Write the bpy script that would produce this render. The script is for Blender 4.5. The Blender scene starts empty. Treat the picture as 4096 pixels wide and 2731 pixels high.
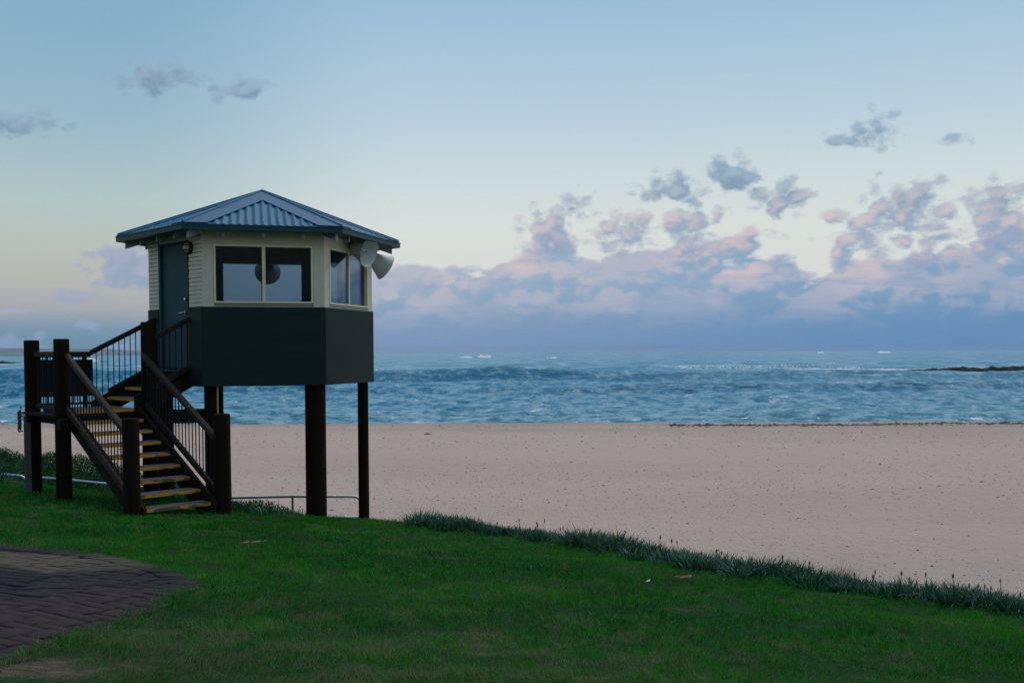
import bpy, bmesh, math, random
import numpy as np
from mathutils import Vector, Matrix
rad = math.radians
random.seed(7)
RNG = np.random.default_rng(11)
scn = bpy.context.scene
COL = scn.collection
H = 6.5                                   # eye height above the sea

# ------------------------------------------------------------------ camera
cam_d = bpy.data.cameras.new('camera'); cam = bpy.data.objects.new('camera', cam_d); COL.objects.link(cam)
F35 = 4000 * 36 / 4096
cam_d.lens = F35; cam_d.sensor_width = 36; cam_d.sensor_fit = 'HORIZONTAL'
cam_d.clip_start = 0.05; cam_d.clip_end = 60000
cam_d.shift_y = (1407 + 4000 * math.tan(.0366) - 1365.5) / 4096
p_, r_ = -.0366, .0044
R0 = Vector((1, 0, 0)); Fw = Vector((0, math.cos(p_), math.sin(p_))); U0 = Vector((0, -math.sin(p_), math.cos(p_)))
Rc = R0 * math.cos(r_) - U0 * math.sin(r_); Uc = R0 * math.sin(r_) + U0 * math.cos(r_)
cam.matrix_world = Matrix(((Rc.x, Uc.x, -Fw.x, 0), (Rc.y, Uc.y, -Fw.y, 0), (Rc.z, Uc.z, -Fw.z, H), (0, 0, 0, 1)))
scn.camera = cam
scn.view_settings.view_transform = 'Standard'; scn.view_settings.look = 'None'
scn.view_settings.exposure = 0; scn.view_settings.gamma = 1
scn.render.engine = 'CYCLES'
scn.cycles.max_bounces = 8; scn.cycles.transparent_max_bounces = 12
scn.cycles.use_denoising = True

# ------------------------------------------------------------------ node helpers
class NT:
    def __init__(s, tree): s.t = tree; s.n = tree.nodes; s.l = tree.links
    def node(s, typ, **kw):
        n = s.n.new(typ)
        for k, v in kw.items(): setattr(n, k, v)
        return n
    def put(s, sock, v):
        if isinstance(v, bpy.types.NodeSocket): s.l.new(v, sock)
        elif isinstance(v, (tuple, list)) and sock.type == 'RGBA' and len(v) == 3: sock.default_value = (*v, 1)
        else: sock.default_value = v
    def m(s, op, a, b=None, c=None, clamp=False):
        n = s.node('ShaderNodeMath', operation=op, use_clamp=clamp)
        for i, v in enumerate((a, b, c)):
            if v is not None: s.put(n.inputs[i], v)
        return n.outputs[0]
    def mr(s, v, a, b, c=0., d=1., typ='LINEAR'):
        n = s.node('ShaderNodeMapRange', interpolation_type=typ)
        for i, x in enumerate((v, a, b, c, d)): s.put(n.inputs[i], x)
        return n.outputs[0]
    def mix(s, f, a, b, bt='MIX'):
        n = s.node('ShaderNodeMix', data_type='RGBA', blend_type=bt)
        s.put(n.inputs[0], f); s.put(n.inputs[6], a); s.put(n.inputs[7], b)
        return n.outputs[2]
    def noise(s, vec, scale, detail=4, rough=.5, dist=0., lac=2.):
        n = s.node('ShaderNodeTexNoise'); n.inputs['Scale'].default_value = scale
        n.inputs['Detail'].default_value = detail; n.inputs['Roughness'].default_value = rough
        n.inputs['Distortion'].default_value = dist; n.inputs['Lacunarity'].default_value = lac
        if vec is not None: s.l.new(vec, n.inputs['Vector'])
        return n.outputs['Fac']
    def vor(s, vec, scale, feature='SMOOTH_F1', smooth=.4):
        n = s.node('ShaderNodeTexVoronoi', feature=feature); n.inputs['Scale'].default_value = scale
        if feature == 'SMOOTH_F1': n.inputs['Smoothness'].default_value = smooth
        if vec is not None: s.l.new(vec, n.inputs['Vector'])
        return n.outputs['Distance']
    def ramp(s, v, stops, interp='LINEAR'):
        n = s.node('ShaderNodeValToRGB'); r = n.color_ramp; r.interpolation = interp
        while len(r.elements) < len(stops): r.elements.new(.5)
        for e, (p, c) in zip(r.elements, stops):
            e.position = p; e.color = (*c, 1) if len(c) == 3 else c
        s.put(n.inputs[0], v); return n.outputs[0]
    def xyz(s, x, y, z):
        n = s.node('ShaderNodeCombineXYZ')
        for i, v in enumerate((x, y, z)): s.put(n.inputs[i], v)
        return n.outputs[0]
    def sep(s, v):
        n = s.node('ShaderNodeSeparateXYZ'); s.l.new(v, n.inputs[0]); return n.outputs
    def vm(s, op, a, b=None):
        n = s.node('ShaderNodeVectorMath', operation=op); s.put(n.inputs[0], a)
        if b is not None: s.put(n.inputs[1], b)
        return n.outputs[0]

def srgb(r, g, b):
    f = lambda c: (c / 255 / 12.92) if c <= 10 else ((c / 255 + .055) / 1.055) ** 2.4
    return (f(r), f(g), f(b))

# ------------------------------------------------------------------ world: dusk sky with a cloud bank
SUN_EL, SUN_AZ = 62., 28.                 # degrees; azimuth from +Y towards +X
def build_world():
    w = bpy.data.worlds.new('World'); scn.world = w; w.use_nodes = True
    t = NT(w.node_tree); t.n.clear()
    out = t.node('ShaderNodeOutputWorld'); bg = t.node('ShaderNodeBackground'); t.l.new(bg.outputs[0], out.inputs[0])
    tc = t.node('ShaderNodeTexCoord'); d = t.vm('NORMALIZE', tc.outputs['Generated'])
    dx, dy, dz = t.sep(d)
    el = t.m('MULTIPLY', t.m('ARCSINE', dz), 57.2958)
    az = t.m('MULTIPLY', t.m('ARCTAN2', dx, dy), 57.2958)
    aaz = t.m('ABSOLUTE', az)
    # clear sky gradient
    e01 = t.mr(el, -2, 48)
    def g(e): return (e + 2) / 50
    right = [(g(-2), srgb(150, 160, 186)), (g(1), srgb(176, 178, 196)), (g(4), srgb(214, 214, 212)), (g(7), srgb(214, 220, 215)), (g(9.5), srgb(202, 215, 217)),
             (g(13), srgb(183, 204, 217)), (g(17), srgb(163, 193, 214)), (g(21), srgb(143, 180, 210)), (g(30), srgb(112, 150, 190)), (g(46), srgb(84, 122, 170))]
    left = [(g(-2), srgb(92, 128, 154)), (g(.3), srgb(98, 136, 162)), (g(1.3), srgb(114, 144, 170)), (g(2.3), srgb(160, 163, 172)), (g(3.8), srgb(178, 179, 174)), (g(5.9), srgb(182, 190, 181)), (g(8), srgb(176, 194, 194)),
            (g(12), srgb(152, 182, 198)), (g(16), srgb(136, 174, 197)), (g(21), srgb(122, 166, 194)), (g(46), srgb(84, 122, 170))]
    cr = t.ramp(e01, right); cl = t.ramp(e01, left)
    clear = t.mix(t.mr(az, -22, -5, typ='SMOOTHSTEP'), cl, cr)
    # ---- clouds, in degrees of azimuth and elevation
    P = t.xyz(az, el, 0.)
    grp = bpy.data.node_groups.new('cloud_density', 'ShaderNodeTree')
    grp.interface.new_socket('Vector', in_out='INPUT', socket_type='NodeSocketVector')
    grp.interface.new_socket('Bank', in_out='OUTPUT', socket_type='NodeSocketFloat')
    grp.interface.new_socket('Puffs', in_out='OUTPUT', socket_type='NodeSocketFloat')
    q = NT(grp); gi = q.node('NodeGroupInput'); go = q.node('NodeGroupOutput')
    v = gi.outputs[0]; a, e, _ = q.sep(v)
    flat = q.vm('MULTIPLY', v, (.8, 1.15, 1.))
    warpn = q.node('ShaderNodeTexNoise'); warpn.inputs['Scale'].default_value = .55; warpn.inputs['Detail'].default_value = 5
    q.l.new(flat, warpn.inputs['Vector'])
    warp = q.vm('MULTIPLY', q.vm('SUBTRACT', warpn.outputs['Color'], (.5, .5, .5)), (1.0, 1.0, 0))
    fw = q.vm('ADD', flat, warp)
    lump = q.m('SUBTRACT', .45, q.vor(fw, .42, smooth=.25))
    lump2 = q.m('SUBTRACT', .42, q.vor(fw, 1.15, smooth=.2))
    fine = q.m('SUBTRACT', q.noise(fw, 1.6, 9, .62), .5)
    big = q.m('SUBTRACT', q.noise(flat, .17, 3, .5), .5)
    tex = q.m('ADD', q.m('MULTIPLY', lump, 2.7), q.m('MULTIPLY', lump2, 1.15))
    tex = q.m('ADD', tex, q.m('MULTIPLY', fine, 1.5)); tex = q.m('ADD', tex, q.m('MULTIPLY', big, 2.4))
    # top of the bank over azimuth (value = degrees / 10)
    pts = [(-33, 1.4), (-27, .9), (-22, .7), (-17, 1.4), (-12, 3.4), (-8, 5.6), (-4, 5.7), (0, 5.6), (2.5, 6.5), (5, 6.2), (7.5, 6.4), (9.5, 6.6), (12, 6.3),
           (14.5, 5.6), (16.5, 5.0), (18.5, 5.9), (21, 6.1), (23, 5.6), (26, 6.9), (30, 6.9), (38, 5.0)]
    top = q.m('MULTIPLY', q.ramp(q.mr(a, -33, 38), [((x + 33) / 71, (h / 10,) * 3) for x, h in pts], 'LINEAR'), 10.)
    bank = q.m('ADD', q.m('SUBTRACT', top, e), q.m('MULTIPLY', tex, 1.0))
    q.l.new(bank, go.inputs[0])
    # lone puffs and wisps: centre, half axes
    blobs = [(-19.1, 14.3, 1.8, .7, .28), (-15.0, 14.1, 1.35, .5, .28), (-26.4, 11.6, 2.4, .6, .25), (-20.4, 4.5, 1.35, .85, .7), (-22.8, 3.0, 2.4, .4, .05), (-26.5, 2.2, 1.6, .22, .0),
             (20.0, 11.6, 1.2, .8, .22), (18.2, 11.0, 1.4, .5, .0), (23.5, 10.9, 1.2, .35, .0), (9.3, 9.0, 1.9, .8, .22), (12.4, 9.5, 1.8, 1.0, .25), (15.2, 8.3, 1.3, .9, .2),
             (3.4, 8.0, 1.2, .8, .1), (2.3, 6.6, 1.3, 1.1, .4), (6.8, 6.6, 1.5, 1.1, .35), (10.1, 6.6, 1.4, 1.2, .4), (11.5, 7.3, .5, .9, .15), (13.4, 5.9, 1.2, .8, .2), (21.7, 7.5, 1.7, 1.1, .45), (25.9, 8.1, 1.8, .5, .15),
             (17.8, 7.0, .9, .6, .15), (19.5, 6.1, 1.7, 1.1, .35), (26.2, 6.4, 1.7, 1.3, .5)]
    env = None
    for bx, by, rx, ry, k in blobs:
        vx = q.m('DIVIDE', q.m('SUBTRACT', a, bx), rx * 1.35); vy = q.m('DIVIDE', q.m('SUBTRACT', e, by), ry * 1.35)
        r2 = q.m('ADD', q.m('MULTIPLY', vx, vx), q.m('MULTIPLY', vy, vy))
        bb = q.m('SUBTRACT', 1.15 + k, q.m('SQRT', r2))
        env = bb if env is None else q.m('MAXIMUM', env, bb)
    wis = q.m('SUBTRACT', q.noise(fw, 1.9, 10, .66), .5)
    puff = q.m('ADD', q.m('MULTIPLY', env, .85), q.m('ADD', q.m('MULTIPLY', lump2, 1.1), q.m('MULTIPLY', wis, 1.45)))
    puff = q.m('SUBTRACT', puff, .28)
    q.l.new(puff, go.inputs[1])
    def dens(vec):
        n = t.node('ShaderNodeGroup'); n.node_tree = grp; t.l.new(vec, n.inputs[0]); return n.outputs
    D = dens(P); D2 = dens(t.vm('ADD', P, (-.22, .50, 0)))
    aB = t.mr(D[0], -.1, .6, typ='SMOOTHSTEP'); aP = t.mr(D[1], -.05, .6, 0, .92, typ='SMOOTHSTEP')
    litB = t.mr(t.m('SUBTRACT', D[0], D2[0]), -.2, .85, typ='SMOOTHSTEP')
    litP = t.mr(t.m('SUBTRACT', D[1], D2[1]), -.25, .9, typ='SMOOTHSTEP')
    # colours of the bank: slate blue body, pink lilac where the last light catches it
    low = t.mix(t.mr(az, -20, 24), srgb(134, 156, 184), srgb(92, 138, 180))
    upp = t.mix(t.mr(az, -14, 24), srgb(164, 178, 196), srgb(132, 160, 190))
    body = t.mix(t.mr(el, .8, 5.2, typ='SMOOTHSTEP'), low, upp)
    pinkn = t.mr(t.noise(t.vm('MULTIPLY', P, (.6, 1., 1.)), .30, 4, .5), .42, .62)
    pink = t.mix(t.mr(el, 2, 7), srgb(188, 184, 198), srgb(216, 194, 194))
    pk = t.m('MULTIPLY', t.m('MULTIPLY', litB, t.m('MULTIPLY_ADD', pinkn, .6, .4)), t.mr(el, 1.0, 4.2, .05, 1.))
    bcol = t.mix(pk, body, pink)
    # soft dark undersides
    streak = t.noise(t.vm('MULTIPLY', P, (.25, 1.5, 1.)), 1.0, 6, .55)
    bcol = t.mix(t.m('MULTIPLY', t.mr(streak, .48, .68), .35), bcol, t.mix(t.mr(az, -10, 24), srgb(120, 150, 194), srgb(84, 132, 184)))
    bcol = t.mix(t.m('MULTIPLY', t.mr(el, 2.4, .2), .7), bcol, t.mix(t.mr(az, -16, 22), srgb(118, 146, 188), srgb(82, 130, 184)))
    pcol = t.mix(litP, t.mix(t.mr(el, 6.5, 9.), srgb(142, 160, 186), srgb(120, 146, 170)), t.mix(t.mr(el, 7.3, 9.5), t.mix(t.mr(az, -12, 0), srgb(160, 166, 190), srgb(202, 188, 194)), srgb(150, 174, 194)))
    sky = t.mix(aB, clear, bcol); sky = t.mix(aP, sky, pcol)
    # towards the land the evening is dimmer
    back = t.m('MULTIPLY', t.mr(aaz, 40, 120, typ='SMOOTHSTEP'), t.mr(el, 55, 20))
    sky = t.mix(t.m('MULTIPLY', back, .85), sky, t.ramp(t.mr(el, -2, 50), [(0, srgb(120, 126, 130)), (.2, srgb(178, 184, 184)), (.6, srgb(160, 176, 186)), (1, srgb(112, 142, 172))]))
    ns = t.node('ShaderNodeTexSky', sky_type='NISHITA', sun_disc=False)
    ns.sun_elevation = rad(SUN_EL); ns.sun_rotation = rad(SUN_AZ); ns.altitude = 10; ns.air_density = 1; ns.dust_density = .4
    total = t.mix(1., sky, t.mix(1., ns.outputs[0], (.004, .004, .004), 'MULTIPLY'), 'ADD')
    t.l.new(total, bg.inputs[0]); bg.inputs[1].default_value = 1.0
    w.cycles.sampling_method = 'NONE'
build_world()
sun_d = bpy.data.lights.new('sun', 'SUN'); sun = bpy.data.objects.new('sun', sun_d); COL.objects.link(sun)
sun_d.energy = 1.75; sun_d.angle = rad(60); sun_d.color = (1, .86, .72)
sdir = Vector((math.sin(rad(SUN_AZ)) * math.cos(rad(SUN_EL)), math.cos(rad(SUN_AZ)) * math.cos(rad(SUN_EL)), math.sin(rad(SUN_EL))))
sun.rotation_euler = sdir.to_track_quat('Z', 'Y').to_euler()

# ------------------------------------------------------------------ mesh helpers
class MB:
    def __init__(s): s.v = []; s.f = []
    def add(s, vs, fs):
        o = len(s.v); s.v += [tuple(x) for x in vs]; s.f += [tuple(i + o for i in f) for f in fs]
    def hexa(s, b, t):                    # two matching loops -> closed prism
        n = len(b); s.add(list(b) + list(t), [tuple(range(n))[::-1], tuple(range(n, 2 * n))] + [(i, (i + 1) % n, n + (i + 1) % n, n + i) for i in range(n)])
    def box(s, x0, x1, y0, y1, z0, z1, fr=None):
        fr = fr or (lambda x, y, z: (x, y, z))
        s.hexa([fr(x0, y0, z0), fr(x1, y0, z0), fr(x1, y1, z0), fr(x0, y1, z0)], [fr(x0, y0, z1), fr(x1, y0, z1), fr(x1, y1, z1), fr(x0, y1, z1)])
    def tube(s, pts, r, n=10, cap=True):
        pts = [Vector(p) for p in pts]; rs = r if isinstance(r, (list, tuple)) else [r] * len(pts)
        rings = []; up = None
        for i, p in enumerate(pts):
            d = (pts[min(i + 1, len(pts) - 1)] - pts[max(i - 1, 0)]).normalized()
            if up is None:
                up = Vector((0, 0, 1)) if abs(d.z) < .9 else Vector((1, 0, 0))
            x = (up - d * up.dot(d)).normalized(); y = d.cross(x); up = x
            rings.append([p + (x * math.cos(2 * math.pi * k / n) + y * math.sin(2 * math.pi * k / n)) * rs[i] for k in range(n)])
        vs = [v for rg in rings for v in rg]
        fs = [(i * n + k, i * n + (k + 1) % n, (i + 1) * n + (k + 1) % n, (i + 1) * n + k) for i in range(len(pts) - 1) for k in range(n)]
        if cap: fs += [tuple(range(n))[::-1], tuple(range((len(pts) - 1) * n, len(pts) * n))]
        s.add(vs, fs)
    def lathe(s, prof, o, axis, n=40):    # prof: (distance along axis, radius)
        o = Vector(o); d = Vector(axis).normalized()
        x = (Vector((0, 0, 1)) - d * d.z).normalized() if abs(d.z) < .95 else Vector((1, 0, 0)); y = d.cross(x)
        vs = [o + d * h + (x * math.cos(2 * math.pi * k / n) + y * math.sin(2 * math.pi * k / n)) * r for h, r in prof for k in range(n)]
        fs = [(i * n + k, i * n + (k + 1) % n, (i + 1) * n + (k + 1) % n, (i + 1) * n + k) for i in range(len(prof) - 1) for k in range(n)]
        s.add(vs, fs)
    def build(s, name, mat, parent=None, smooth=None, bevel=None, label=None):
        me = bpy.data.meshes.new(name); me.from_pydata(s.v, [], s.f); me.update()
        bm = bmesh.new(); bm.from_mesh(me); bmesh.ops.recalc_face_normals(bm, faces=bm.faces); bm.to_mesh(me); bm.free()
        o = bpy.data.objects.new(name, me); COL.objects.link(o); me.materials.append(mat)
        if parent is not None:
            o.parent = parent
            if parent.type == 'EMPTY': o.matrix_parent_inverse = Matrix.Translation(-parent.location)
        if smooth: me.shade_smooth(); me.set_sharp_from_angle(angle=rad(smooth))
        if bevel:
            b = o.modifiers.new('bevel', 'BEVEL'); b.width = bevel; b.segments = 2; b.limit_method = 'ANGLE'; b.angle_limit = rad(40)
        if label: o['label'] = label
        return o
def thing(name, label, cat, loc, group=None):
    o = bpy.data.objects.new(name, None); COL.objects.link(o); o.location = loc; o.empty_display_size = .2
    return tag(o, label, cat, group)
def tag(o, label=None, cat=None, group=None, kind=None):
    if label: o['label'] = label
    if cat: o['category'] = cat
    if group: o['group'] = group
    if kind: o['kind'] = kind
    return o
def fast_mesh(name, V, Fq, mat, smooth=False):   # V (n,3), Fq list of int arrays (m,k)
    me = bpy.data.meshes.new(name); V = np.asarray(V, np.float32)
    me.vertices.add(len(V)); me.vertices.foreach_set('co', V.ravel())
    loops = np.concatenate([f.ravel() for f in Fq]).astype(np.int32)
    tot = np.concatenate([np.full(len(f), f.shape[1], np.int32) for f in Fq]); st = np.concatenate([[0], np.cumsum(tot)[:-1]]).astype(np.int32)
    me.loops.add(len(loops)); me.loops.foreach_set('vertex_index', loops)
    me.polygons.add(len(tot)); me.polygons.foreach_set('loop_start', st); me.polygons.foreach_set('loop_total', tot)
    if smooth: me.polygons.foreach_set('use_smooth', np.ones(len(tot), bool))
    me.update(calc_edges=True); me.validate()
    o = bpy.data.objects.new(name, me); COL.objects.link(o); me.materials.append(mat)
    return o
def grid_faces(nr, nc):
    i = np.arange(nr - 1)[:, None] * nc + np.arange(nc - 1)[None, :]; i = i.ravel()
    return np.stack([i, i + 1, i + nc + 1, i + nc], 1)
def attr(o, name, vals):
    a = o.data.attributes.new(name, 'FLOAT', 'POINT'); a.data.foreach_set('value', np.asarray(vals, np.float32))
# smooth value noise for geometry
def vnoise(x, y, seed=0):
    xi = np.floor(x).astype(np.int64); yi = np.floor(y).astype(np.int64); fx = x - xi; fy = y - yi
    fx = fx * fx * (3 - 2 * fx); fy = fy * fy * (3 - 2 * fy)
    def h(a, b):
        n = (a * 374761393 + b * 668265263 + seed * 974711) & 0x7fffffff
        n = ((n ^ (n >> 13)) * 1274126177) & 0x7fffffff
        return ((n ^ (n >> 16)) & 0xffff) / 65535.
    return (h(xi, yi) * (1 - fx) + h(xi + 1, yi) * fx) * (1 - fy) + (h(xi, yi + 1) * (1 - fx) + h(xi + 1, yi + 1) * fx) * fy
def fbm(x, y, seed=0, oct=4):
    s = 0; a = .5
    for k in range(oct): s = s + a * vnoise(x * 2 ** k, y * 2 ** k, seed + k); a *= .5
    return s / (1 - .5 ** oct)

# ------------------------------------------------------------------ materials
def mat(name, color, rough=.6, metal=0., var=.25, vscale=3., bump=0., bscale=40., stretch=None, spec=.5, dirt=None):
    m = bpy.data.materials.new(name); m.use_nodes = True; t = NT(m.node_tree); b = t.n['Principled BSDF']
    tc = t.node('ShaderNodeTexCoord'); v = tc.outputs['Object']
    if stretch: v = t.vm('MULTIPLY', v, stretch)
    n = t.noise(v, vscale, 6, .6)
    c = t.mix(t.mr(n, .3, .7), tuple(x * (1 - var) for x in color), tuple(min(1, x * (1 + var)) for x in color))
    if dirt:
        c = t.mix(t.m('MULTIPLY', t.mr(t.noise(v, vscale * 2.3, 8, .65), .52, .72), dirt[1]), c, dirt[0])
    t.l.new(c, b.inputs['Base Color'])
    b.inputs['Roughness'].default_value = rough; b.inputs['Metallic'].default_value = metal; b.inputs['Specular IOR Level'].default_value = spec
    t.l.new(t.mr(n, .2, .8, rough * .85, min(1, rough * 1.15)), b.inputs['Roughness'])
    if bump:
        bp = t.node('ShaderNodeBump'); bp.inputs['Strength'].default_value = bump; bp.inputs['Distance'].default_value = .01
        t.l.new(t.noise(v, bscale, 5, .6), bp.inputs['Height']); t.l.new(bp.outputs[0], b.inputs['Normal'])
    return m
M = {}
M['post'] = mat('dark_stained_log', (.0135, .0085, .0050), .9, var=.4, vscale=5, stretch=(3, 3, .3), bump=.5, bscale=14, spec=.12)
M['timber'] = mat('dark_timber', (.016, .0105, .0070), .85, var=.4, vscale=5, bump=.4, bscale=25, spec=.15)
M['tread'] = mat('weathered_tread', (.085, .095, .095), .8, var=.5, vscale=7, bump=.5, bscale=30, spec=.3)
M['rail'] = mat('handrail_timber', (.024, .0175, .0135), .65, var=.35, vscale=6, bump=.3, bscale=30, spec=.25)
M['bar'] = mat('dark_steel_bar', (.011, .010, .011), .6, var=.2, spec=.2)
M['cream'] = mat('cream_paint', (.68, .66, .535), .5, var=.07, vscale=2.5, bump=.08, bscale=60, dirt=((.33, .31, .25), .35))
M['frame'] = mat('cream_aluminium', (.84, .79, .54), .3, var=.06)
M['skirt'] = mat('dark_green_sheet', (.0105, .030, .027), .6, var=.16, vscale=1.6, stretch=(.6, .6, 2.5), bump=.12, bscale=6, spec=.15)
M['door'] = mat('blue_grey_door', (.017, .066, .088), .6, var=.1, vscale=2, bump=.05, bscale=30, spec=.2)
M['roof'] = mat('blue_corrugated_steel', (.020, .145, .265), .5, var=.12, vscale=2.2, dirt=((.04, .16, .27), .4), spec=.2)
M['gutter'] = mat('blue_grey_gutter', (.012, .066, .092), .5, spec=.25, var=.1)
M['soffit'] = mat('eave_timber', (.05, .048, .045), .8, var=.2)
M['rafter'] = mat('grey_rafter', (.30, .38, .40), .6, var=.15)
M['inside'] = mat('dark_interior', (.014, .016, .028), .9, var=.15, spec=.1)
M['chrome'] = mat('chrome', (.6, .62, .63), .2, metal=1., var=.05)
M['horn'] = mat('pale_grey_horn', (.62, .68, .68), .42, var=.07, vscale=4, dirt=((.36, .4, .4), .3))
M['black'] = mat('black_plastic', (.012, .012, .013), .5, var=.2)
M['lens'] = mat('frosted_lens', (.42, .47, .5), .3, var=.05)
M['pipe'] = mat('galvanised_pipe', (.36, .45, .52), .38, metal=.75, var=.2, vscale=8)
M['greyboard'] = mat('grey_green_board', (.085, .10, .095), .7, var=.2)
M['navy'] = mat('navy_mesh', (.006, .008, .026), .8, var=.3, vscale=6, bump=.3, bscale=6)
M['conduit'] = mat('yellowed_conduit', (.55, .45, .22), .5, var=.2)
def nosing_mat():
    m = bpy.data.materials.new('worn_yellow_paint'); m.use_nodes = True; t = NT(m.node_tree); b = t.n['Principled BSDF']
    tc = t.node('ShaderNodeNewGeometry'); pos = tc.outputs['Position']
    n = t.noise(t.vm('MULTIPLY', pos, (1, 1, 3)), 2.6, 7, .65)
    px, py, pz = t.sep(pos)
    w = t.mr(pz, 4.45, 5.35, .54, .33)                        # lower treads are worn more
    f = t.mr(t.m('SUBTRACT', n, w), -.015, .03)
    c = t.mix(f, (.10, .085, .05), t.mix(t.noise(pos, 30, 3), (.60, .27, .012), (.74, .36, .02)))
    t.l.new(c, b.inputs['Base Color']); b.inputs['Roughness'].default_value = .6
    return m
M['nosing'] = nosing_mat()
def glass_mat():
    m = bpy.data.materials.new('tinted_glass'); m.use_nodes = True; t = NT(m.node_tree); t.n.clear()
    o = t.node('ShaderNodeOutputMaterial'); tr = t.node('ShaderNodeBsdfTransparent'); tr.inputs[0].default_value = (.58, .67, .74, 1)
    gl = t.node('ShaderNodeBsdfGlossy'); gl.inputs['Roughness'].default_value = .01; gl.inputs[0].default_value = (.9, .95, 1, 1)
    fr = t.node('ShaderNodeFresnel'); fr.inputs[0].default_value = 1.28
    mx = t.node('ShaderNodeMixShader'); t.l.new(t.m('MULTIPLY', fr.outputs[0], .6), mx.inputs[0]); t.l.new(tr.outputs[0], mx.inputs[1]); t.l.new(gl.outputs[0], mx.inputs[2])
    t.l.new(mx.outputs[0], o.inputs[0]); return m
M['glass'] = glass_mat()

# ------------------------------------------------------------------ ground shapes (z is above the sea)
CX = np.array([-40, -20, -14, -9, -7.5, -6, -5, -4, -3.2, -2.6, -2, -1.4, -.5, .7, 1.5, 2.1, 2.7, 3.35, 4.3, 6, 9, 14, 25, 60.])
CY = np.array([34, 27, 22.5, 18.4, 17.2, 16.2, 15.2, 14.45, 14.3, 14.3, 14.3, 14.0, 13.3, 12.5, 11.5, 10.6, 9.8, 9.35, 8.7, 7.7, 6.2, 4.4, 1, -8.])
_cx = np.linspace(-40, 60, 900); _cy = np.interp(_cx, CX, CY)
_k = np.exp(-np.linspace(-2, 2, 15) ** 2); _k /= _k.sum(); _cy = np.convolve(np.pad(_cy, 7, 'edge'), _k, 'valid')
def crest_d(x, y):                        # signed distance beyond the lawn's edge
    yc = np.interp(x, _cx, _cy); sl = np.interp(x, _cx, np.gradient(_cy, _cx)); return (y - yc) / np.sqrt(1 + sl ** 2)
def sand_z(x, y):
    y = y + np.clip((y - 70) / 12, 0, 1) * (3.0 * (fbm(x * .045, x * 0 + 2, 17, 3) - .5) * 2 + .035 * np.clip(x, -20, 60))
    z = np.interp(y, [-60, 12, 20, 45, 69, 78, 86, 92, 100, 130, 400], [2.2, 1.75, 1.6, 1.38, 1.08, .72, .28, .0, -.5, -2.0, -6])
    return z + (fbm(x * .11, y * .11, 3, 3) - .5) * .22 * np.clip((95 - y) / 30, 0, 1) + .012 * (fbm(x * 1.3, y * 1.3, 9, 3) - .5) * np.clip((80 - y) / 20, 0, 1)
def lawn_z(x, y):
    pl = H - 1.147 - .0595 * x - .0945 * y
    pl = pl + .0045 * np.clip(-y + 4, 0, 40) ** 1.2 * 0
    d = crest_d(x, y); dd = np.clip(d + .25, 0, None)
    drop = .75 * (np.sqrt(dd ** 2 + .5) - math.sqrt(.5))
    z = pl - drop + (fbm(x * .5, y * .5, 5, 3) - .5) * .10
    z = z + (fbm(x * 2.1, y * 2.1, 6, 3) - .5) * .045
    ridge = np.interp(x, [-40, -16, -11, -10, -9, -7.5, -6.2, -5, -4, -3], [4.7, 4.3, 3.95, 3.86, 3.68, 3.34, 3.08, 2.74, 2.2, .8])
    ry = np.interp(x, [-40, -16, -11, -4], [36, 26, 22.3, 21.3])
    rg = ridge - .12 * np.abs(y - ry) * (y < ry) - .55 * np.clip(y - ry - .4, 0, None) + (fbm(x * .8, y * .8, 15, 3) - .5) * .25
    k = .25; hh = np.clip(.5 + .5 * (rg - z) / k, 0, 1); z2 = z * (1 - hh) + rg * hh + k * hh * (1 - hh)
    return np.where(x < -3, z2, z)
def gz(x, y): return float(np.maximum(lawn_z(np.array([x]), np.array([y])), sand_z(np.array([x]), np.array([y])))[0])

PAV = [(-9, 3), (-2.41, 3.0), (-2.41, 4.64), (-2.40, 5.0), (-2.37, 5.4), (-2.33, 6.0), (-2.29, 6.4), (-2.34, 6.85), (-2.17, 7.2), (-2.32, 7.36), (-2.59, 7.74), (-2.9, 8.08), (-3.27, 8.42), (-3.53, 8.62), (-3.82, 8.72), (-4.19, 8.78), (-4.6, 8.8), (-9, 8.9)]
def in_pav(x, y, grow=0.):
    x = np.asarray(x, float); y = np.asarray(y, float); ins = np.zeros(x.shape, bool); n = len(PAV); cx_, cy_ = -4.2, 6.2
    for i in range(n):
        x0, y0 = PAV[i]; x1, y1 = PAV[(i + 1) % n]
        x0 += grow * np.sign(x0 - cx_); x1 += grow * np.sign(x1 - cx_); y0 += grow * (y0 > 7); y1 += grow * (y1 > 7)
        c = ((y0 > y) != (y1 > y)) & (x < (x1 - x0) * (y - y0) / (y1 - y0 + 1e-9) + x0); ins ^= c
    return ins
def bare(x, y):                           # worn, sandy spots in the turf
    n = .6 * fbm(x * 1.1 + 3, y * .8, 21, 4) + .4 * fbm(x * 5 + 3, y * 4, 27, 3)
    w = np.exp(-((x + 2.25) / .75) ** 2 - ((y - 4.5) / .5) ** 2) * .34 + np.exp(-((x + .1) / .9) ** 2 - ((y - 5.7) / .7) ** 2) * .13 + np.exp(-((x + 1.6) / .35) ** 2 - ((y - 6.7) / .6) ** 2) * .10
    return np.clip((n + w - .70) / .16, 0, 1)

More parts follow.
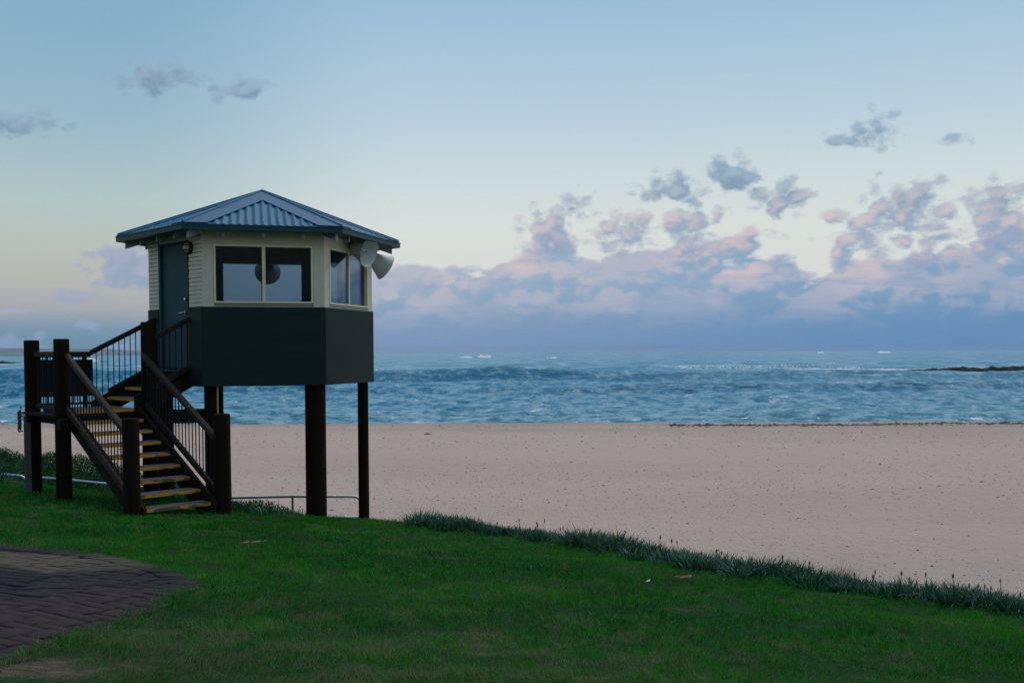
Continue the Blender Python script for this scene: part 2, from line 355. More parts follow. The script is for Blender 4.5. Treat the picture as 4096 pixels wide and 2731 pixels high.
# sand
def sand_mat():
    m = bpy.data.materials.new('beach_sand'); m.use_nodes = True; t = NT(m.node_tree); b = t.n['Principled BSDF']
    pos = t.node('ShaderNodeNewGeometry').outputs['Position']; px, py, pz = t.sep(pos)
    big = t.noise(pos, .06, 5, .55); mid = t.noise(pos, .9, 6, .6); fin = t.noise(pos, 14, 4, .6)
    c = t.mix(t.mr(big, .35, .65), (.395, .322, .275), (.45, .372, .315))
    c = t.mix(t.m('MULTIPLY', t.mr(mid, .45, .75), .35), c, (.36, .285, .25))
    c = t.mix(t.m('MULTIPLY', t.mr(fin, .35, .65), .22), c, (.27, .22, .2))
    wet = t.m('ADD', t.mr(pz, 1.0, .25), t.m('MULTIPLY', t.mr(px, 5, 60), t.mr(pz, 1.25, .9)), clamp=True); wet = t.m('ADD', wet, t.m('MULTIPLY', t.m('SUBTRACT', big, .55), 1.6), clamp=True)
    wet = t.m('MULTIPLY', wet, t.mr(pz, 1.28, 1.1))
    slope = t.noise(t.vm('MULTIPLY', pos, (.018, .06, 1)), 1., 3, .5)
    c = t.mix(t.m('MULTIPLY', t.mr(slope, .40, .62), .7), c, (.50, .395, .325)); c = t.mix(t.m('MULTIPLY', t.mr(slope, .50, .34), .5), c, (.33, .285, .26))
    c = t.mix(t.m('MULTIPLY', wet, .7), c, (.23, .162, .125))
    t.l.new(c, b.inputs['Base Color']); t.l.new(t.mr(wet, .5, 1, .9, .45), b.inputs['Roughness']); b.inputs['Specular IOR Level'].default_value = .25
    wv = t.node('ShaderNodeTexWave', wave_type='BANDS', bands_direction='X'); wv.inputs['Scale'].default_value = 1.6; wv.inputs['Distortion'].default_value = 3.2; wv.inputs['Detail'].default_value = 3; wv.inputs['Detail Scale'].default_value = .7
    t.l.new(t.vm('MULTIPLY', pos, (1.3, 2.0, 1)), wv.inputs['Vector'])
    pits = t.vor(t.vm('ADD', pos, t.xyz(mid, mid, 0.)), 2.6, smooth=.6)
    near = t.mr(py, 55, 16)
    h = t.m('ADD', t.m('MULTIPLY', wv.outputs['Fac'], t.m('MULTIPLY', near, .28)), t.m('ADD', t.m('MULTIPLY', pits, 1.6), t.m('ADD', t.m('MULTIPLY', mid, 2.6), t.m('MULTIPLY', fin, .35))))
    bp = t.node('ShaderNodeBump'); bp.inputs['Strength'].default_value = .55; bp.inputs['Distance'].default_value = .045; t.l.new(h, bp.inputs['Height']); t.l.new(bp.outputs[0], b.inputs['Normal'])
    return m
def build_sand():
    ys = np.concatenate([np.linspace(-60, 12, 20)[:-1], np.linspace(12, 100, 330)[:-1], np.linspace(100, 400, 20)]); xs = np.concatenate([np.linspace(-400, -60, 18)[:-1], np.linspace(-60, 60, 300)[:-1], np.linspace(60, 400, 18)])
    X, Y = np.meshgrid(xs, ys); Z = sand_z(X, Y)
    o = fast_mesh('beach_sand', np.stack([X, Y, Z], -1).reshape(-1, 3), [grid_faces(len(ys), len(xs))], sand_mat(), True); tag(o, kind='structure')
build_sand()
# lawn
def lawn_mat():
    m = bpy.data.materials.new('turf_soil'); m.use_nodes = True; t = NT(m.node_tree); b = t.n['Principled BSDF']
    pos = t.node('ShaderNodeNewGeometry').outputs['Position']
    at = t.node('ShaderNodeAttribute', attribute_name='bare').outputs['Fac']
    c = t.mix(t.noise(pos, 9, 6, .6), (.006, .030, .006), (.010, .05, .010))
    s = t.mix(t.mr(t.noise(t.vm('MULTIPLY', pos, (1, 2.2, 1)), 9, 8, .72, 1.2), .36, .64), (.022, .022, .014), (.17, .135, .10))
    t.l.new(t.mix(at, c, s), b.inputs['Base Color']); b.inputs['Roughness'].default_value = .95; b.inputs['Specular IOR Level'].default_value = .1
    bp = t.node('ShaderNodeBump'); bp.inputs['Strength'].default_value = .8; bp.inputs['Distance'].default_value = .02; t.l.new(t.noise(pos, 35, 6, .7), bp.inputs['Height']); t.l.new(bp.outputs[0], b.inputs['Normal'])
    return m
def build_lawn():
    xs = np.concatenate([np.linspace(-40, -12, 40)[:-1], np.linspace(-12, 12, 240)[:-1], np.linspace(12, 50, 40)]); ys = np.concatenate([np.linspace(-30, 3, 40)[:-1], np.linspace(3, 26, 230)[:-1], np.linspace(26, 44, 20)])
    X, Y = np.meshgrid(xs, ys); Z = lawn_z(X, Y); S = sand_z(X, Y); Z = np.maximum(Z, S - .6)
    Z = np.where(in_pav(X, Y, -.08), Z - .05, Z)
    o = fast_mesh('lawn', np.stack([X, Y, Z], -1).reshape(-1, 3), [grid_faces(len(ys), len(xs))], lawn_mat(), True); tag(o, kind='structure')
    attr(o, 'bare', bare(X, Y).ravel())
build_lawn()

# sea
def sea_mat():
    m = bpy.data.materials.new('sea_water'); m.use_nodes = True; t = NT(m.node_tree); b = t.n['Principled BSDF']
    pos = t.node('ShaderNodeNewGeometry').outputs['Position']; px, py, pz = t.sep(pos)
    foam = t.node('ShaderNodeAttribute', attribute_name='foam').outputs['Fac']
    n = t.noise(t.vm('MULTIPLY', pos, (.012, .03, 1)), 1, 5, .6)
    shal = t.mr(py, 118, 88)
    deep = t.mix(n, (.020, .19, .32), (.030, .245, .39))
    c = t.mix(t.m('MULTIPLY', shal, .7), deep, (.02, .19, .26))
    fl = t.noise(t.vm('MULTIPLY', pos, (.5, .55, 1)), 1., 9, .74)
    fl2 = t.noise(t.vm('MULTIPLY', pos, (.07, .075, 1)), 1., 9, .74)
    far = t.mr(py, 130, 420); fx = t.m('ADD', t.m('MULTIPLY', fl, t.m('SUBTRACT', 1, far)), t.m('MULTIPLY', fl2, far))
    c = t.mix(t.m('MULTIPLY', t.mr(t.m('ADD', fx, t.mr(py, 190, 95, 0, .045)), .49, .61), .62), c, (.40, .60, .68))  # ripple glitter and whitecap flecks, painted into the water colour
    c = t.mix(t.m('MULTIPLY', t.mr(fx, .47, .36), .48), c, (.001, .05, .125))  # dark wave slopes between the glitter, painted in too
    sp = t.noise(t.vm('MULTIPLY', pos, (1.1, .8, 1)), 1., 8, .72)
    f = t.m('MULTIPLY', t.m('SUBTRACT', foam, t.mr(sp, .35, .65)), 4, clamp=True)
    c = t.mix(f, c, (.80, .86, .88))
    r1 = t.noise(t.vm('MULTIPLY', pos, (.55, 1., 1)), 1.5, 4, .6); r2 = t.noise(t.vm('MULTIPLY', pos, (.07, .16, 1)), 1., 5, .65)
    h = t.m('ADD', t.m('ADD', t.m('MULTIPLY', r1, .16), t.m('MULTIPLY', fx, .35)), t.m('MULTIPLY', r2, .5))
    bp = t.node('ShaderNodeBump'); bp.inputs['Strength'].default_value = .8; bp.inputs['Distance'].default_value = 1.; t.l.new(h, bp.inputs['Height'])
    df = t.node('ShaderNodeBsdfDiffuse'); t.l.new(c, df.inputs[0]); t.l.new(bp.outputs[0], df.inputs['Normal'])
    gl = t.node('ShaderNodeBsdfGlossy'); gl.inputs[0].default_value = (.72, .90, 1, 1); gl.inputs['Roughness'].default_value = .16; t.l.new(bp.outputs[0], gl.inputs['Normal'])
    fr = t.node('ShaderNodeFresnel'); fr.inputs[0].default_value = 1.33; t.l.new(bp.outputs[0], fr.inputs['Normal'])
    k = t.m('MULTIPLY', t.m('MULTIPLY', fr.outputs[0], .52), t.m('SUBTRACT', 1, t.m('MULTIPLY', f, .8)))
    mx = t.node('ShaderNodeMixShader'); t.l.new(k, mx.inputs[0]); t.l.new(df.outputs[0], mx.inputs[1]); t.l.new(gl.outputs[0], mx.inputs[2])
    t.n.remove(b); t.l.new(mx.outputs[0], t.n['Material Output'].inputs['Surface'])
    return m
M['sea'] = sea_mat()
def build_sea():
    q = np.concatenate([np.arange(.0785, .012, -.00013), np.arange(.012, .0016, -.00016), [.0014, .0012, .001, .00085, .0007, .0006, .0005]])
    D = H / q; rat = np.linspace(-.8, .8, 760); R_, DD = np.meshgrid(rat, D); X = R_ * DD; Y = DD
    sp = np.maximum(np.gradient(D)[:, None], (rat[1] - rat[0]) * D[:, None])
    Z = np.zeros_like(X); foam = np.zeros_like(X)
    rng = np.random.default_rng(5)
    Y2 = Y + 6 * (fbm(X * .012, Y * .01, 31, 3) - .5) * 2; 
    for L, A, n in ((38, .15, 3), (17, .07, 5), (8, .05, 7), (4, .030, 8), (2.2, .018, 8)):
        for k in range(n):
            th = rng.normal(0, .55); l = L * rng.uniform(.75, 1.3); ph = rng.uniform(0, 6.28); kk = 2 * np.pi / l
            s = np.sin(kk * (X * math.sin(th) + Y2 * math.cos(th)) + ph + 2.2 * vnoise(X / (l * 2.2), Y / (l * 1.6), 40 + k))
            att = np.clip(l / (2.6 * np.abs(sp)) - .6, 0, 1)
            Z += A * rng.uniform(.6, 1.2) * (np.abs(s) ** .8 * np.sign(s)) * att
    # named swells rolling in and the shore break
    def swell(d0, h, w, amp, seed, x0=-1e9, x1=1e9):
        line = d0 + amp * (fbm(X * .014, X * 0 + seed, seed, 3) - .5) * 2
        u = (Y - line) / w; m = 1 / (1 + np.exp(-(X - x0) / 12)) / (1 + np.exp((X - x1) / 12)); br = .4 + 1.2 * fbm(X * .02, X * 0 + 3, seed + 7, 3)
        return h * br * m * np.where(u < 0, np.exp(-(u * 1.9) ** 2), np.exp(-(u * .55) ** 2))
    Z += swell(95.5, .34, 1.7, 1.6, 1) + swell(104, .16, 2., 3, 12)
    for a in ((155, 1.7, 3.0, 5, 2), (166, 1.3, 3.4, 6, 8, -200, -12), (216, 2.4, 4.6, 8, 3), (262, .7, 7, 10, 4), (126, .45, 4, 6, 5), (184, .6, 6, 8, 15), (350, .9, 12, 20, 6), (450, 1.0, 18, 30, 7)): Z += swell(*a)
    Z = np.where(Y < 92, Z * np.clip((Y - 84) / 8, 0, 1), Z)
    # foam about the reefs, thin streaks offshore
    def patch(cx, cy, rx, ry, s): return s * np.exp(-((X - cx) / rx) ** 2 - ((Y - cy) / ry) ** 2)
    foam += patch(140, 325, 36, 16, .52) + patch(150, 302, 22, 5, .55) + patch(112, 345, 25, 5, .38) + patch(45, 360, 18, 4, .42) + patch(-345, 700, 60, 40, 1) + patch(-180, 470, 45, 22, .8) + patch(-330, 620, 40, 14, .95) + patch(-62, 158, 14, 2.5, .75)
    foam += .45 * np.clip((fbm(X * .02, Y * .05, 61, 4) - .58) * 6, 0, 1) * np.clip((Y - 180) / 120, 0, 1) * np.clip((620 - Y) / 200, 0, 1)
    foam += np.clip((fbm(X * .35, Y * .5, 71, 4) - .58) * 3.2, 0, .62) * np.clip((200 - Y) / 90, 0, 1) * .8  # near-shore speckles: ripple sparkle as well as foam, put in the foam mask
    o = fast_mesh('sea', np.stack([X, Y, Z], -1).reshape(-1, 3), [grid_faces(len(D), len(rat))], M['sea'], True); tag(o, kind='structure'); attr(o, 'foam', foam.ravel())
build_sea()

# ------------------------------------------------------------------ the lookout tower
TC = Vector((-4.2905, 17.341, 0)); TH = 14.30; RW = 1.87
def hexc(k, R, z=0.):
    a = rad(-120 + TH + 60 * k); return Vector((TC.x + R * math.cos(a), TC.y + R * math.sin(a), z))
def hexprism(mb, k, s0, s1, ro, ri, z0, z1):
    A, B = hexc(k, ro), hexc(k + 1, ro); C, D = hexc(k, ri), hexc(k + 1, ri)
    # keep the jambs square to the wall: project inner points along the facet
    e = (B - A).normalized(); L = (B - A).length
    def inner(s, p):
        if s <= 1e-6: return C
        if s >= 1 - 1e-6: return D
        n = Vector((e.y, -e.x, 0)); return p - n * (ro - ri) * math.cos(rad(30))
    p0 = A + (B - A) * s0; p1 = A + (B - A) * s1; q0 = inner(s0, p0); q1 = inner(s1, p1)
    f = lambda p, z: (p.x, p.y, z)
    mb.hexa([f(p0, z0), f(p1, z0), f(q1, z0), f(q0, z0)], [f(p0, z1), f(p1, z1), f(q1, z1), f(q0, z1)])
def facet_frame(k, R=RW):
    A, B = hexc(k, R), hexc(k + 1, R); e = (B - A).normalized(); n = Vector((e.y, -e.x, 0))
    return (lambda x, y, z: tuple(A + e * x + n * y + Vector((0, 0, z)))), (B - A).length, e, n, A
ZS, ZB, ZH, ZT, ZF = H + .722, H - .519, H + 1.70, H + 1.98, H - .26     # sill, skirt bottom, window head, wall top, floor
def corner_pos(k, inset):
    c = hexc(k, RW); return c + (TC - c).normalized() * inset

tower = thing('lookout_tower', 'six-sided cream and dark green lifeguard lookout on tall round posts with a blue corrugated roof', 'lookout tower', (TC.x, TC.y, gz(TC.x, TC.y)))
# legs
for k, ins, dia in ((-1, .138 + .06, .33), (0, .194, .2), (1, .30, .335), (2, .178, .19), (3, .12, .2), (4, .20, .2)):
    p = corner_pos(k, ins); z0 = gz(p.x, p.y) - .5; mb = MB()
    mb.tube([(p.x, p.y, z0 + (ZB + .06 - z0) * i / 6) for i in range(7)], [dia / 2 * (1.015 - .005 * i) for i in range(7)], 28); mb.build('leg', M['post'], tower, smooth=40)
p = corner_pos(0, .194); mb = MB(); mb.tube([(p.x + .115, p.y - .03, gz(p.x, p.y) - .3), (p.x + .118, p.y - .03, ZB + .02)], .013, 10); mb.build('conduit', M['conduit'], tower, smooth=40)
# floor, ceiling
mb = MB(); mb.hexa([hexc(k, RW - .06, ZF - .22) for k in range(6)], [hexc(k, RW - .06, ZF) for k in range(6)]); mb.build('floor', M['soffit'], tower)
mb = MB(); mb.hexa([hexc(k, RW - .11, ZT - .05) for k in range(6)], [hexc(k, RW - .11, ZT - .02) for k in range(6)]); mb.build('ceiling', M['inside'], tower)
DS0, DS1 = .207, .757                     # door jambs along the door facet
for k in range(6):
    kk = k if k < 5 else -1
    mb = MB(); lin = MB(); sk = MB()
    if kk != -1:
        w = .175 / RW
        hexprism(mb, kk, 0, w, RW, RW - .12, ZS - .02, ZH); hexprism(mb, kk, 1 - w, 1, RW, RW - .12, ZS - .02, ZH)
        hexprism(mb, kk, 0, 1, RW + .004, RW - .12, ZH, ZT)
        hexprism(lin, kk, 0, 1, RW - .125, RW - .14, ZF, ZS - .01)
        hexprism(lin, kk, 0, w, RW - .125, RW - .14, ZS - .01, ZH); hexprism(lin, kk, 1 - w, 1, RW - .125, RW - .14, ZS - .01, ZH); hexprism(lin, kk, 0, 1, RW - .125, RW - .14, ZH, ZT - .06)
        hexprism(sk, kk, 0, 1, RW + .022, RW - .08, ZB, ZS)
    else:
        for s0, s1 in ((0, DS0), (DS1, 1)):
            hexprism(mb, kk, s0, s1, RW - .05, RW - .12, ZF, ZT)
            z = ZS + .004; i = 0
            while z < ZT - .07:           # lapped boards with dark joints
                hexprism(mb, kk, s0 + .012 * (s0 > 0), s1 - .012 * (s1 < 1), RW - .002 + .004 * math.sin(i * 2.1), RW - .019, z, z + .058); z += .065; i += 1
            hexprism(sk, kk, s0, s1, RW + .022, RW - .08, ZB, ZS)
            hexprism(lin, kk, s0, s1, RW - .125, RW - .14, ZF, ZT - .06)
        hexprism(mb, kk, DS0, DS1, RW - .01, RW - .12, H + 1.79, ZT)
        hexprism(sk, kk, DS0, DS1, RW + .02, RW - .08, ZB, ZF - .05)
    if kk != -1:
        q = MB(); hexprism(q, kk, .965, .969, RW + .0235, RW - .06, ZB + .01, ZS - .01); q.build('sheet_joint', M['black'], tower)
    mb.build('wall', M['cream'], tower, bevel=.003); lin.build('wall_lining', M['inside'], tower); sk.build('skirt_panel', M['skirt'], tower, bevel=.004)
    fr, L, e, n, A = facet_frame(kk)
    if kk != -1:
        x0, x1 = .178, L - .178; xm = (x0 + x1) / 2; z0 = ZS + .002; z1 = ZH - .003
        f = MB()
        f.box(x0, x1, -.09, .012, z0, z0 + .009, fr); f.box(x0, x1, -.09, .006, z0 + .028, z0 + .037, fr); f.box(x0, x1, -.09, .010, z0 + .056, z0 + .085, fr)
        f.box(x0, x1, -.08, .008, z1 - .035, z1, fr); f.box(x0, x0 + .03, -.08, .008, z0 + .085, z1 - .035, fr); f.box(x1 - .03, x1, -.08, .008, z0 + .085, z1 - .035, fr)
        win = f.build('window', M['frame'], tower, bevel=.002)
        s = MB(); s.box(x0 + .002, x1 - .002, -.085, -.004, z0 + .010, z0 + .055, fr); s.build('sill_channel', M['black'], win)
        s = MB(); s.box(xm - .028, xm + .012, -.035, .005, z0 + .086, z1 - .036, fr); s.build('mullion', M['frame'], win, bevel=.003)
        s = MB(); s.box(xm - .012, xm + .026, -.075, -.036, z0 + .086, z1 - .036, fr); s.build('mullion', M['frame'], win, bevel=.003)
        g = MB(); g.box(x0 + .028, xm - .026, -.022, -.016, z0 + .084, z1 - .034, fr); g.build('pane', M['glass'], win)
        g = MB(); g.box(xm + .024, x1 - .028, -.058, -.052, z0 + .084, z1 - .034, fr); g.build('pane', M['glass'], win)
    else:
        x0, x1 = DS0 * L, DS1 * L; zt = H + 1.785
        d = MB(); d.box(x0 + .075, x1 - .012, -.07, -.03, ZF + .012, zt - .03, fr); door = d.build('door', M['door'], tower, bevel=.003)
        d = MB(); d.box(x0 + .003, x0 + .07, -.11, .012, ZF, zt - .03, fr); d.box(x1 - .011, x1 - .003, -.11, .006, ZF, zt - .03, fr); d.box(x0 + .003, x1 - .003, -.11, .01, zt - .029, zt, fr)
        d.box(x0 + .003, x1 - .003, -.11, .05, ZF - .04, ZF - .001, fr); d.build('door_frame', M['door'], door, bevel=.003)
        xl = x1 - .14
        d = MB(); d.tube([fr(xl, -.03, H + .645), fr(xl, .0, H + .645)], .026, 16); d.tube([fr(xl, -.01, H + .645), fr(xl, .03, H + .645), fr(xl - .012, .04, H + .644), fr(xl - .11, .04, H + .64)], [.011, .011, .011, .008], 10); d.build('door_handle', M['chrome'], door, smooth=40)
        d = MB(); d.tube([fr(xl + .02, -.03, H + .86), fr(xl + .02, .002, H + .86), fr(xl + .02, .012, H + .86)], [.028, .028, .018], 18); d.build('door_lock', M['chrome'], door, smooth=40)
# roof
RE, ZE, ZA = 2.35, H + 1.93, H + 2.743
apex = Vector((TC.x, TC.y, ZA))
for k in range(6):
    A, B = hexc(k, RE, ZE), hexc(k + 1, RE, ZE); mid = (A + B) / 2; L = (B - A).length; e = (B - A) / L; dn = (apex - mid); nrm = e.cross(dn).normalized()
    mb = MB(); lam = .118; N = int(L / lam * 10); vs = []; fs = []
    for i in range(N + 1):
        x = -L / 2 + L * i / N; t = max(.0, 1 - abs(x) / (L / 2)); o = nrm * (.012 * math.cos(2 * math.pi * x / lam) + .02)
        vs += [mid + e * x + o, mid + e * x + dn * t * .998 + o]
        if i: fs.append((2 * i - 2, 2 * i, 2 * i + 1, 2 * i - 1))
    mb.add(vs, fs)
    for row, t in ((0, .06), (1, .55)):       # screw heads along the sheet
        for j in range(-8, 9):
            x = j * lam * 2
            if abs(x) < L / 2 * (1 - t) - .3 * (1 - t):
                c = mid + e * x + dn * t + nrm * .036; mb.lathe([(0, .009), (.008, .008), (.011, .0)], c, nrm, 8)
    mb.build('roof_panel', M['roof'], tower, smooth=60)
    # hip flashing, one strip either side of the hip
    mb = MB(); n2 = None
    Cn = hexc(k - 1, RE, ZE); midp = (A + Cn) / 2; ep = (A - Cn).normalized(); nprev = ep.cross(apex - midp).normalized()
    hip = (apex - A); wcap = .30
    for (ee, nn) in ((e, nrm), (-ep, nprev)):
        o0 = nn * .045; inn = ee * wcap / math.sin(rad(60))
        a0 = A + o0 - hip * .004; a1 = A + inn + o0
        c1 = mid + o0 + dn * (1 - wcap / math.sin(rad(60)) / (L / 2)) if ee is e else midp + o0 + (apex - midp) * (1 - wcap / math.sin(rad(60)) / (L / 2))
        loop = [a0, a1, c1, A + hip + o0]
        low = [p - nn * .012 for p in loop]
        mb.hexa(low, loop)
    mb.tube([A + Vector((0, 0, .05)), apex + Vector((0, 0, .05))], .022, 8)
    mb.build('hip_flashing', M['roof'], tower, smooth=30)
    # gutter, lining, rafters
    mb = MB(); hexprism(mb, k, 0, 1, RE + .03, RE - .07, ZE - .072, ZE + .012); hexprism(mb, k, 0, 1, RE + .042, RE + .0305, ZE - .004, ZE + .016); mb.build('gutter', M['gutter'], tower, bevel=.008)
    mb = MB(); i0, i1 = hexc(k, RE - .08, ZE - .02), hexc(k + 1, RE - .08, ZE - .02); ap = apex - Vector((0, 0, .06))
    mb.hexa([i0 - Vector((0, 0, .012)), i1 - Vector((0, 0, .012)), ap - Vector((0, 0, .012))], [i0, i1, ap]); mb.build('roof_lining', M['soffit'], tower)
    up = dn.normalized(); out = -Vector((dn.x, dn.y, 0)).normalized()
    for x in (-.60, 0, .60):
        c = mid + e * x + Vector((0, 0, -.10)) - out * .13; mb = MB(); sl = dn.z / Vector((dn.x, dn.y, 0)).length
        mb.hexa([c - e * .022 - Vector((0, 0, .05)), c + e * .022 - Vector((0, 0, .05)), c + e * .022 + Vector((0, 0, .055)), c - e * .022 + Vector((0, 0, .055))],
                [p - out * .55 + Vector((0, 0, sl * .55 - .005)) for p in (c - e * .022 - Vector((0, 0, .05)), c + e * .022 - Vector((0, 0, .05)), c + e * .022 + Vector((0, 0, .055)), c - e * .022 + Vector((0, 0, .055)))])
        mb.build('rafter', M['rafter'], tower, bevel=.003)
    ho = Vector((A.x - TC.x, A.y - TC.y, 0)).normalized(); hs = ho.cross(Vector((0, 0, 1))); c = A - ho * .12 + Vector((0, 0, -.115)); sl = (ZA - ZE) / RE; mb = MB()
    q = [c - hs * .025 - Vector((0, 0, .07)), c + hs * .025 - Vector((0, 0, .07)), c + hs * .025 + Vector((0, 0, .07)), c - hs * .025 + Vector((0, 0, .07))]
    mb.hexa(q, [p - ho * .75 + Vector((0, 0, sl * .75 - .01)) for p in q]); mb.build('rafter', M['rafter'], tower, bevel=.003)

# bulkhead lamp beside the door
fr, L, e, n, A = facet_frame(-1)
lx, lz = L * .80, H + 1.655
wl = thing('bulkhead_lamp', 'round black caged bulkhead lamp under the eave beside the blue grey door', 'wall lamp', fr(lx, 0, lz))
mb = MB(); nn = n; mb.lathe([(0, 0), (0, .10), (.03, .105), (.05, .092), (.05, 0)], fr(lx, .002, lz), nn, 28); mb.build('lamp_base', M['black'], wl, smooth=40)
mb = MB(); mb.lathe([(.045, .08), (.075, .078), (.10, .062), (.115, .035), (.12, 0.)], fr(lx, 0, lz), nn, 28); mb.build('lamp_lens', M['lens'], wl, smooth=60)
mb = MB()
for zz in (-.035, .035):
    mb.tube([fr(lx + .092 * math.cos(t), .05 + .075 * math.sin(t), lz + zz) for t in np.linspace(0, math.pi, 13)], .0065, 8)
mb.tube([fr(lx, .05 + .08 * math.sin(t), lz + .095 * math.cos(t)) for t in np.linspace(0, math.pi, 13)], .0065, 8)
mb.build('lamp_cage', M['black'], wl, smooth=50)

# horn loudspeakers under the eaves
M['horn_shaded'] = mat('shaded_grey_horn', (.24, .27, .28), .6, var=.1)  # darker copy of the horn grey: shade behind the tower put into colour
def horn(center, axis, label, wall_pt, hm='horn'):
    ax = Vector(axis).normalized(); c = Vector(center); t = thing('horn_loudspeaker', label, 'loudspeaker', c - ax * .4, 'horn loudspeakers around the lookout')
    pr = [(-.42, .085), (-.36, .10), (-.30, .118), (-.23, .143), (-.16, .172), (-.10, .20), (-.05, .223), (-.012, .241), (.0, .250), (.005, .248), (.0, .240), (-.014, .234), (-.05, .214), (-.10, .19), (-.16, .162), (-.23, .132), (-.30, .107), (-.36, .088), (-.37, 0)]
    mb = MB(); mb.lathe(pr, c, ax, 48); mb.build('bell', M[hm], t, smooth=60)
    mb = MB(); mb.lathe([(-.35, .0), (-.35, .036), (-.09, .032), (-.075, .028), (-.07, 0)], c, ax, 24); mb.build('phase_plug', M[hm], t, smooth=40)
    mb = MB(); mb.lathe([(-.0695, .0), (-.069, .014), (-.062, .013), (-.061, 0)], c, ax, 16); mb.build('plug_cap', M['black'], t, smooth=40)
    mb = MB(); mb.lathe([(-.55, 0), (-.55, .06), (-.53, .068), (-.44, .07), (-.425, .08), (-.40, .08), (-.40, 0)], c, ax, 28); mb.build('driver', M['black'], t, smooth=40)
    mb = MB(); w = Vector(wall_pt); a = c - ax * .43; side = ax.cross(Vector((0, 0, 1))).normalized()
    for s in (-.1, .1): mb.tube([w + side * s * .6, (w + a) / 2 + side * s, a + side * s * .8], .012, 8)
    mb.box(-.09, .09, -.02, .02, -.06, .06, lambda x, y, z: tuple(w + side * x + Vector((0, 0, z)) + Vector((ax.x, ax.y, 0)).normalized() * y)); mb.build('bracket', M['soffit'], t, bevel=.003)
    mb = MB(); mb.tube([a + Vector((0, 0, -.06)), (a + w) / 2 + Vector((0, 0, -.17)), w + Vector((0, 0, -.12)), w + Vector((0, 0, .1))], .006, 6); mb.build('cable', M['black'], t, smooth=50)
    return t
def horn_dir(azd, down): return (math.cos(rad(azd)) * math.cos(rad(down)), math.sin(rad(azd)) * math.cos(rad(down)), -math.sin(rad(down)))
fr, L, e, n, A = facet_frame(1); horn((-2.392, 16.86, H + 1.675), horn_dir(-24, 17), 'pale grey horn loudspeaker with its open mouth showing, over the narrow side window', fr(1.0, .02, H + 1.80))
fr, L, e, n, A = facet_frame(2); horn((-2.30, 18.35, H + 1.55), horn_dir(32, 30), 'horn loudspeaker seen side on behind the tower, half hidden by the open mouthed one', fr(.35, .02, H + 1.72))
fr, L, e, n, A = facet_frame(3); horn((-4.80, 19.75, H + 1.59), horn_dir(108, 10), 'dark disc of a horn loudspeaker seen from behind through the front window panes', fr(.9, .02, H + 1.70), 'horn_shaded')

# ------------------------------------------------------------------ the staircase (a across the lower flight, b up along it)
PH = rad(44.3); TA = Vector((math.cos(PH), math.sin(PH), 0)); TB = Vector((-math.sin(PH), math.cos(PH), 0)); SO = Vector((-4.7815, 12.94, H))
def S(a, b, z): return tuple(SO + TA * a + TB * b + Vector((0, 0, z)))
G, RI, Z1, W, BL, BE, ZL = .295, .1489, -2.027, .9336, 2.36, 3.42, -.836
st = thing('timber_staircase', 'dark timber staircase with yellow edged treads turning at a landing up to the tower door', 'staircase', (SO.x, SO.y, gz(SO.x, SO.y)))
def sbox(name, a0, a1, b0, b1, z0, z1, m, par=st, bev=.006):
    mb = MB(); mb.box(a0, a1, b0, b1, z0, z1, S); return mb.build(name, M[m], par, bevel=bev)
# treads
for i in range(8):
    b = i * G; z = Z1 + i * RI
    t = sbox('tread', .0, W, b, b + .27, z - .048, z, 'tread')
    sbox('nosing_strip', .012, W - .012, b - .004, b - .0005, z - .046, z - .003, 'nosing', t, None)
for j in range(3):
    a = W + j * G; z = ZL + (j + 1) * RI
    t = sbox('tread', a, a + .27, BL + .02, BE, z - .048, z, 'tread')
    sbox('nosing_strip', a - .004, a - .0005, BL + .03, BE - .01, z - .046, z - .003, 'nosing', t, None)
sbox('tread', 1.80, 1.92, BL + .02, BE - .05, ZF - H - .05, ZF - H - .004, 'tread')
mb = MB()
for k in range(9): mb.box(-.05, W - .003, BL + k * .12, BL + k * .12 + .112, ZL - .048, ZL, S)
land = mb.build('landing', M['tread'], st, bevel=.005)
sbox('nosing_strip', .012, W - .012, BL - .004, BL - .0005, ZL - .046, ZL - .003, 'nosing', land, None)
sbox('nosing_strip', W - .07, W - .012, BL + .01, BE, ZL + .001, ZL + .004, 'nosing', land, None)
# bearers under the landing
sbox('bearer', -.16, -.06, 2.2, 3.62, ZL - .20, ZL - .05, 'timber'); sbox('bearer', W + .0, W + .09, 2.35, 3.55, ZL - .21, ZL - .05, 'timber')
sbox('bearer', -.05, W, 2.40, 2.46, ZL - .19, ZL - .05, 'timber'); sbox('bearer', -.3, W, 3.40, 3.46, ZL - .20, ZL - .05, 'timber')
sbox('bearer', -.28, -.17, 2.10, 2.26, ZL - .26, ZL - .10, 'timber')
sbox('edge_board', -.31, -.17, 2.28, 3.58, ZL - .085, ZL - .045, 'timber')
l0 = corner_pos(0, .194); pA = Vector(S(1.16, 2.36, 0)); dd = Vector((l0.x - pA.x, l0.y - pA.y, 0)); dn_ = dd.normalized(); sd = Vector((dn_.y, -dn_.x, 0))
mb = MB(); mb.hexa([(pA.x + sd.x * s, pA.y + sd.y * s, z) for s, z in ((-.04, H - 1.09), (.04, H - 1.09), (.04, H - .87), (-.04, H - .87))], [(l0.x + sd.x * s, l0.y + sd.y * s, z) for s, z in ((-.04, H - 1.09), (.04, H - 1.09), (.04, H - .87), (-.04, H - .87))]); mb.build('bearer', M['timber'], st, bevel=.005)
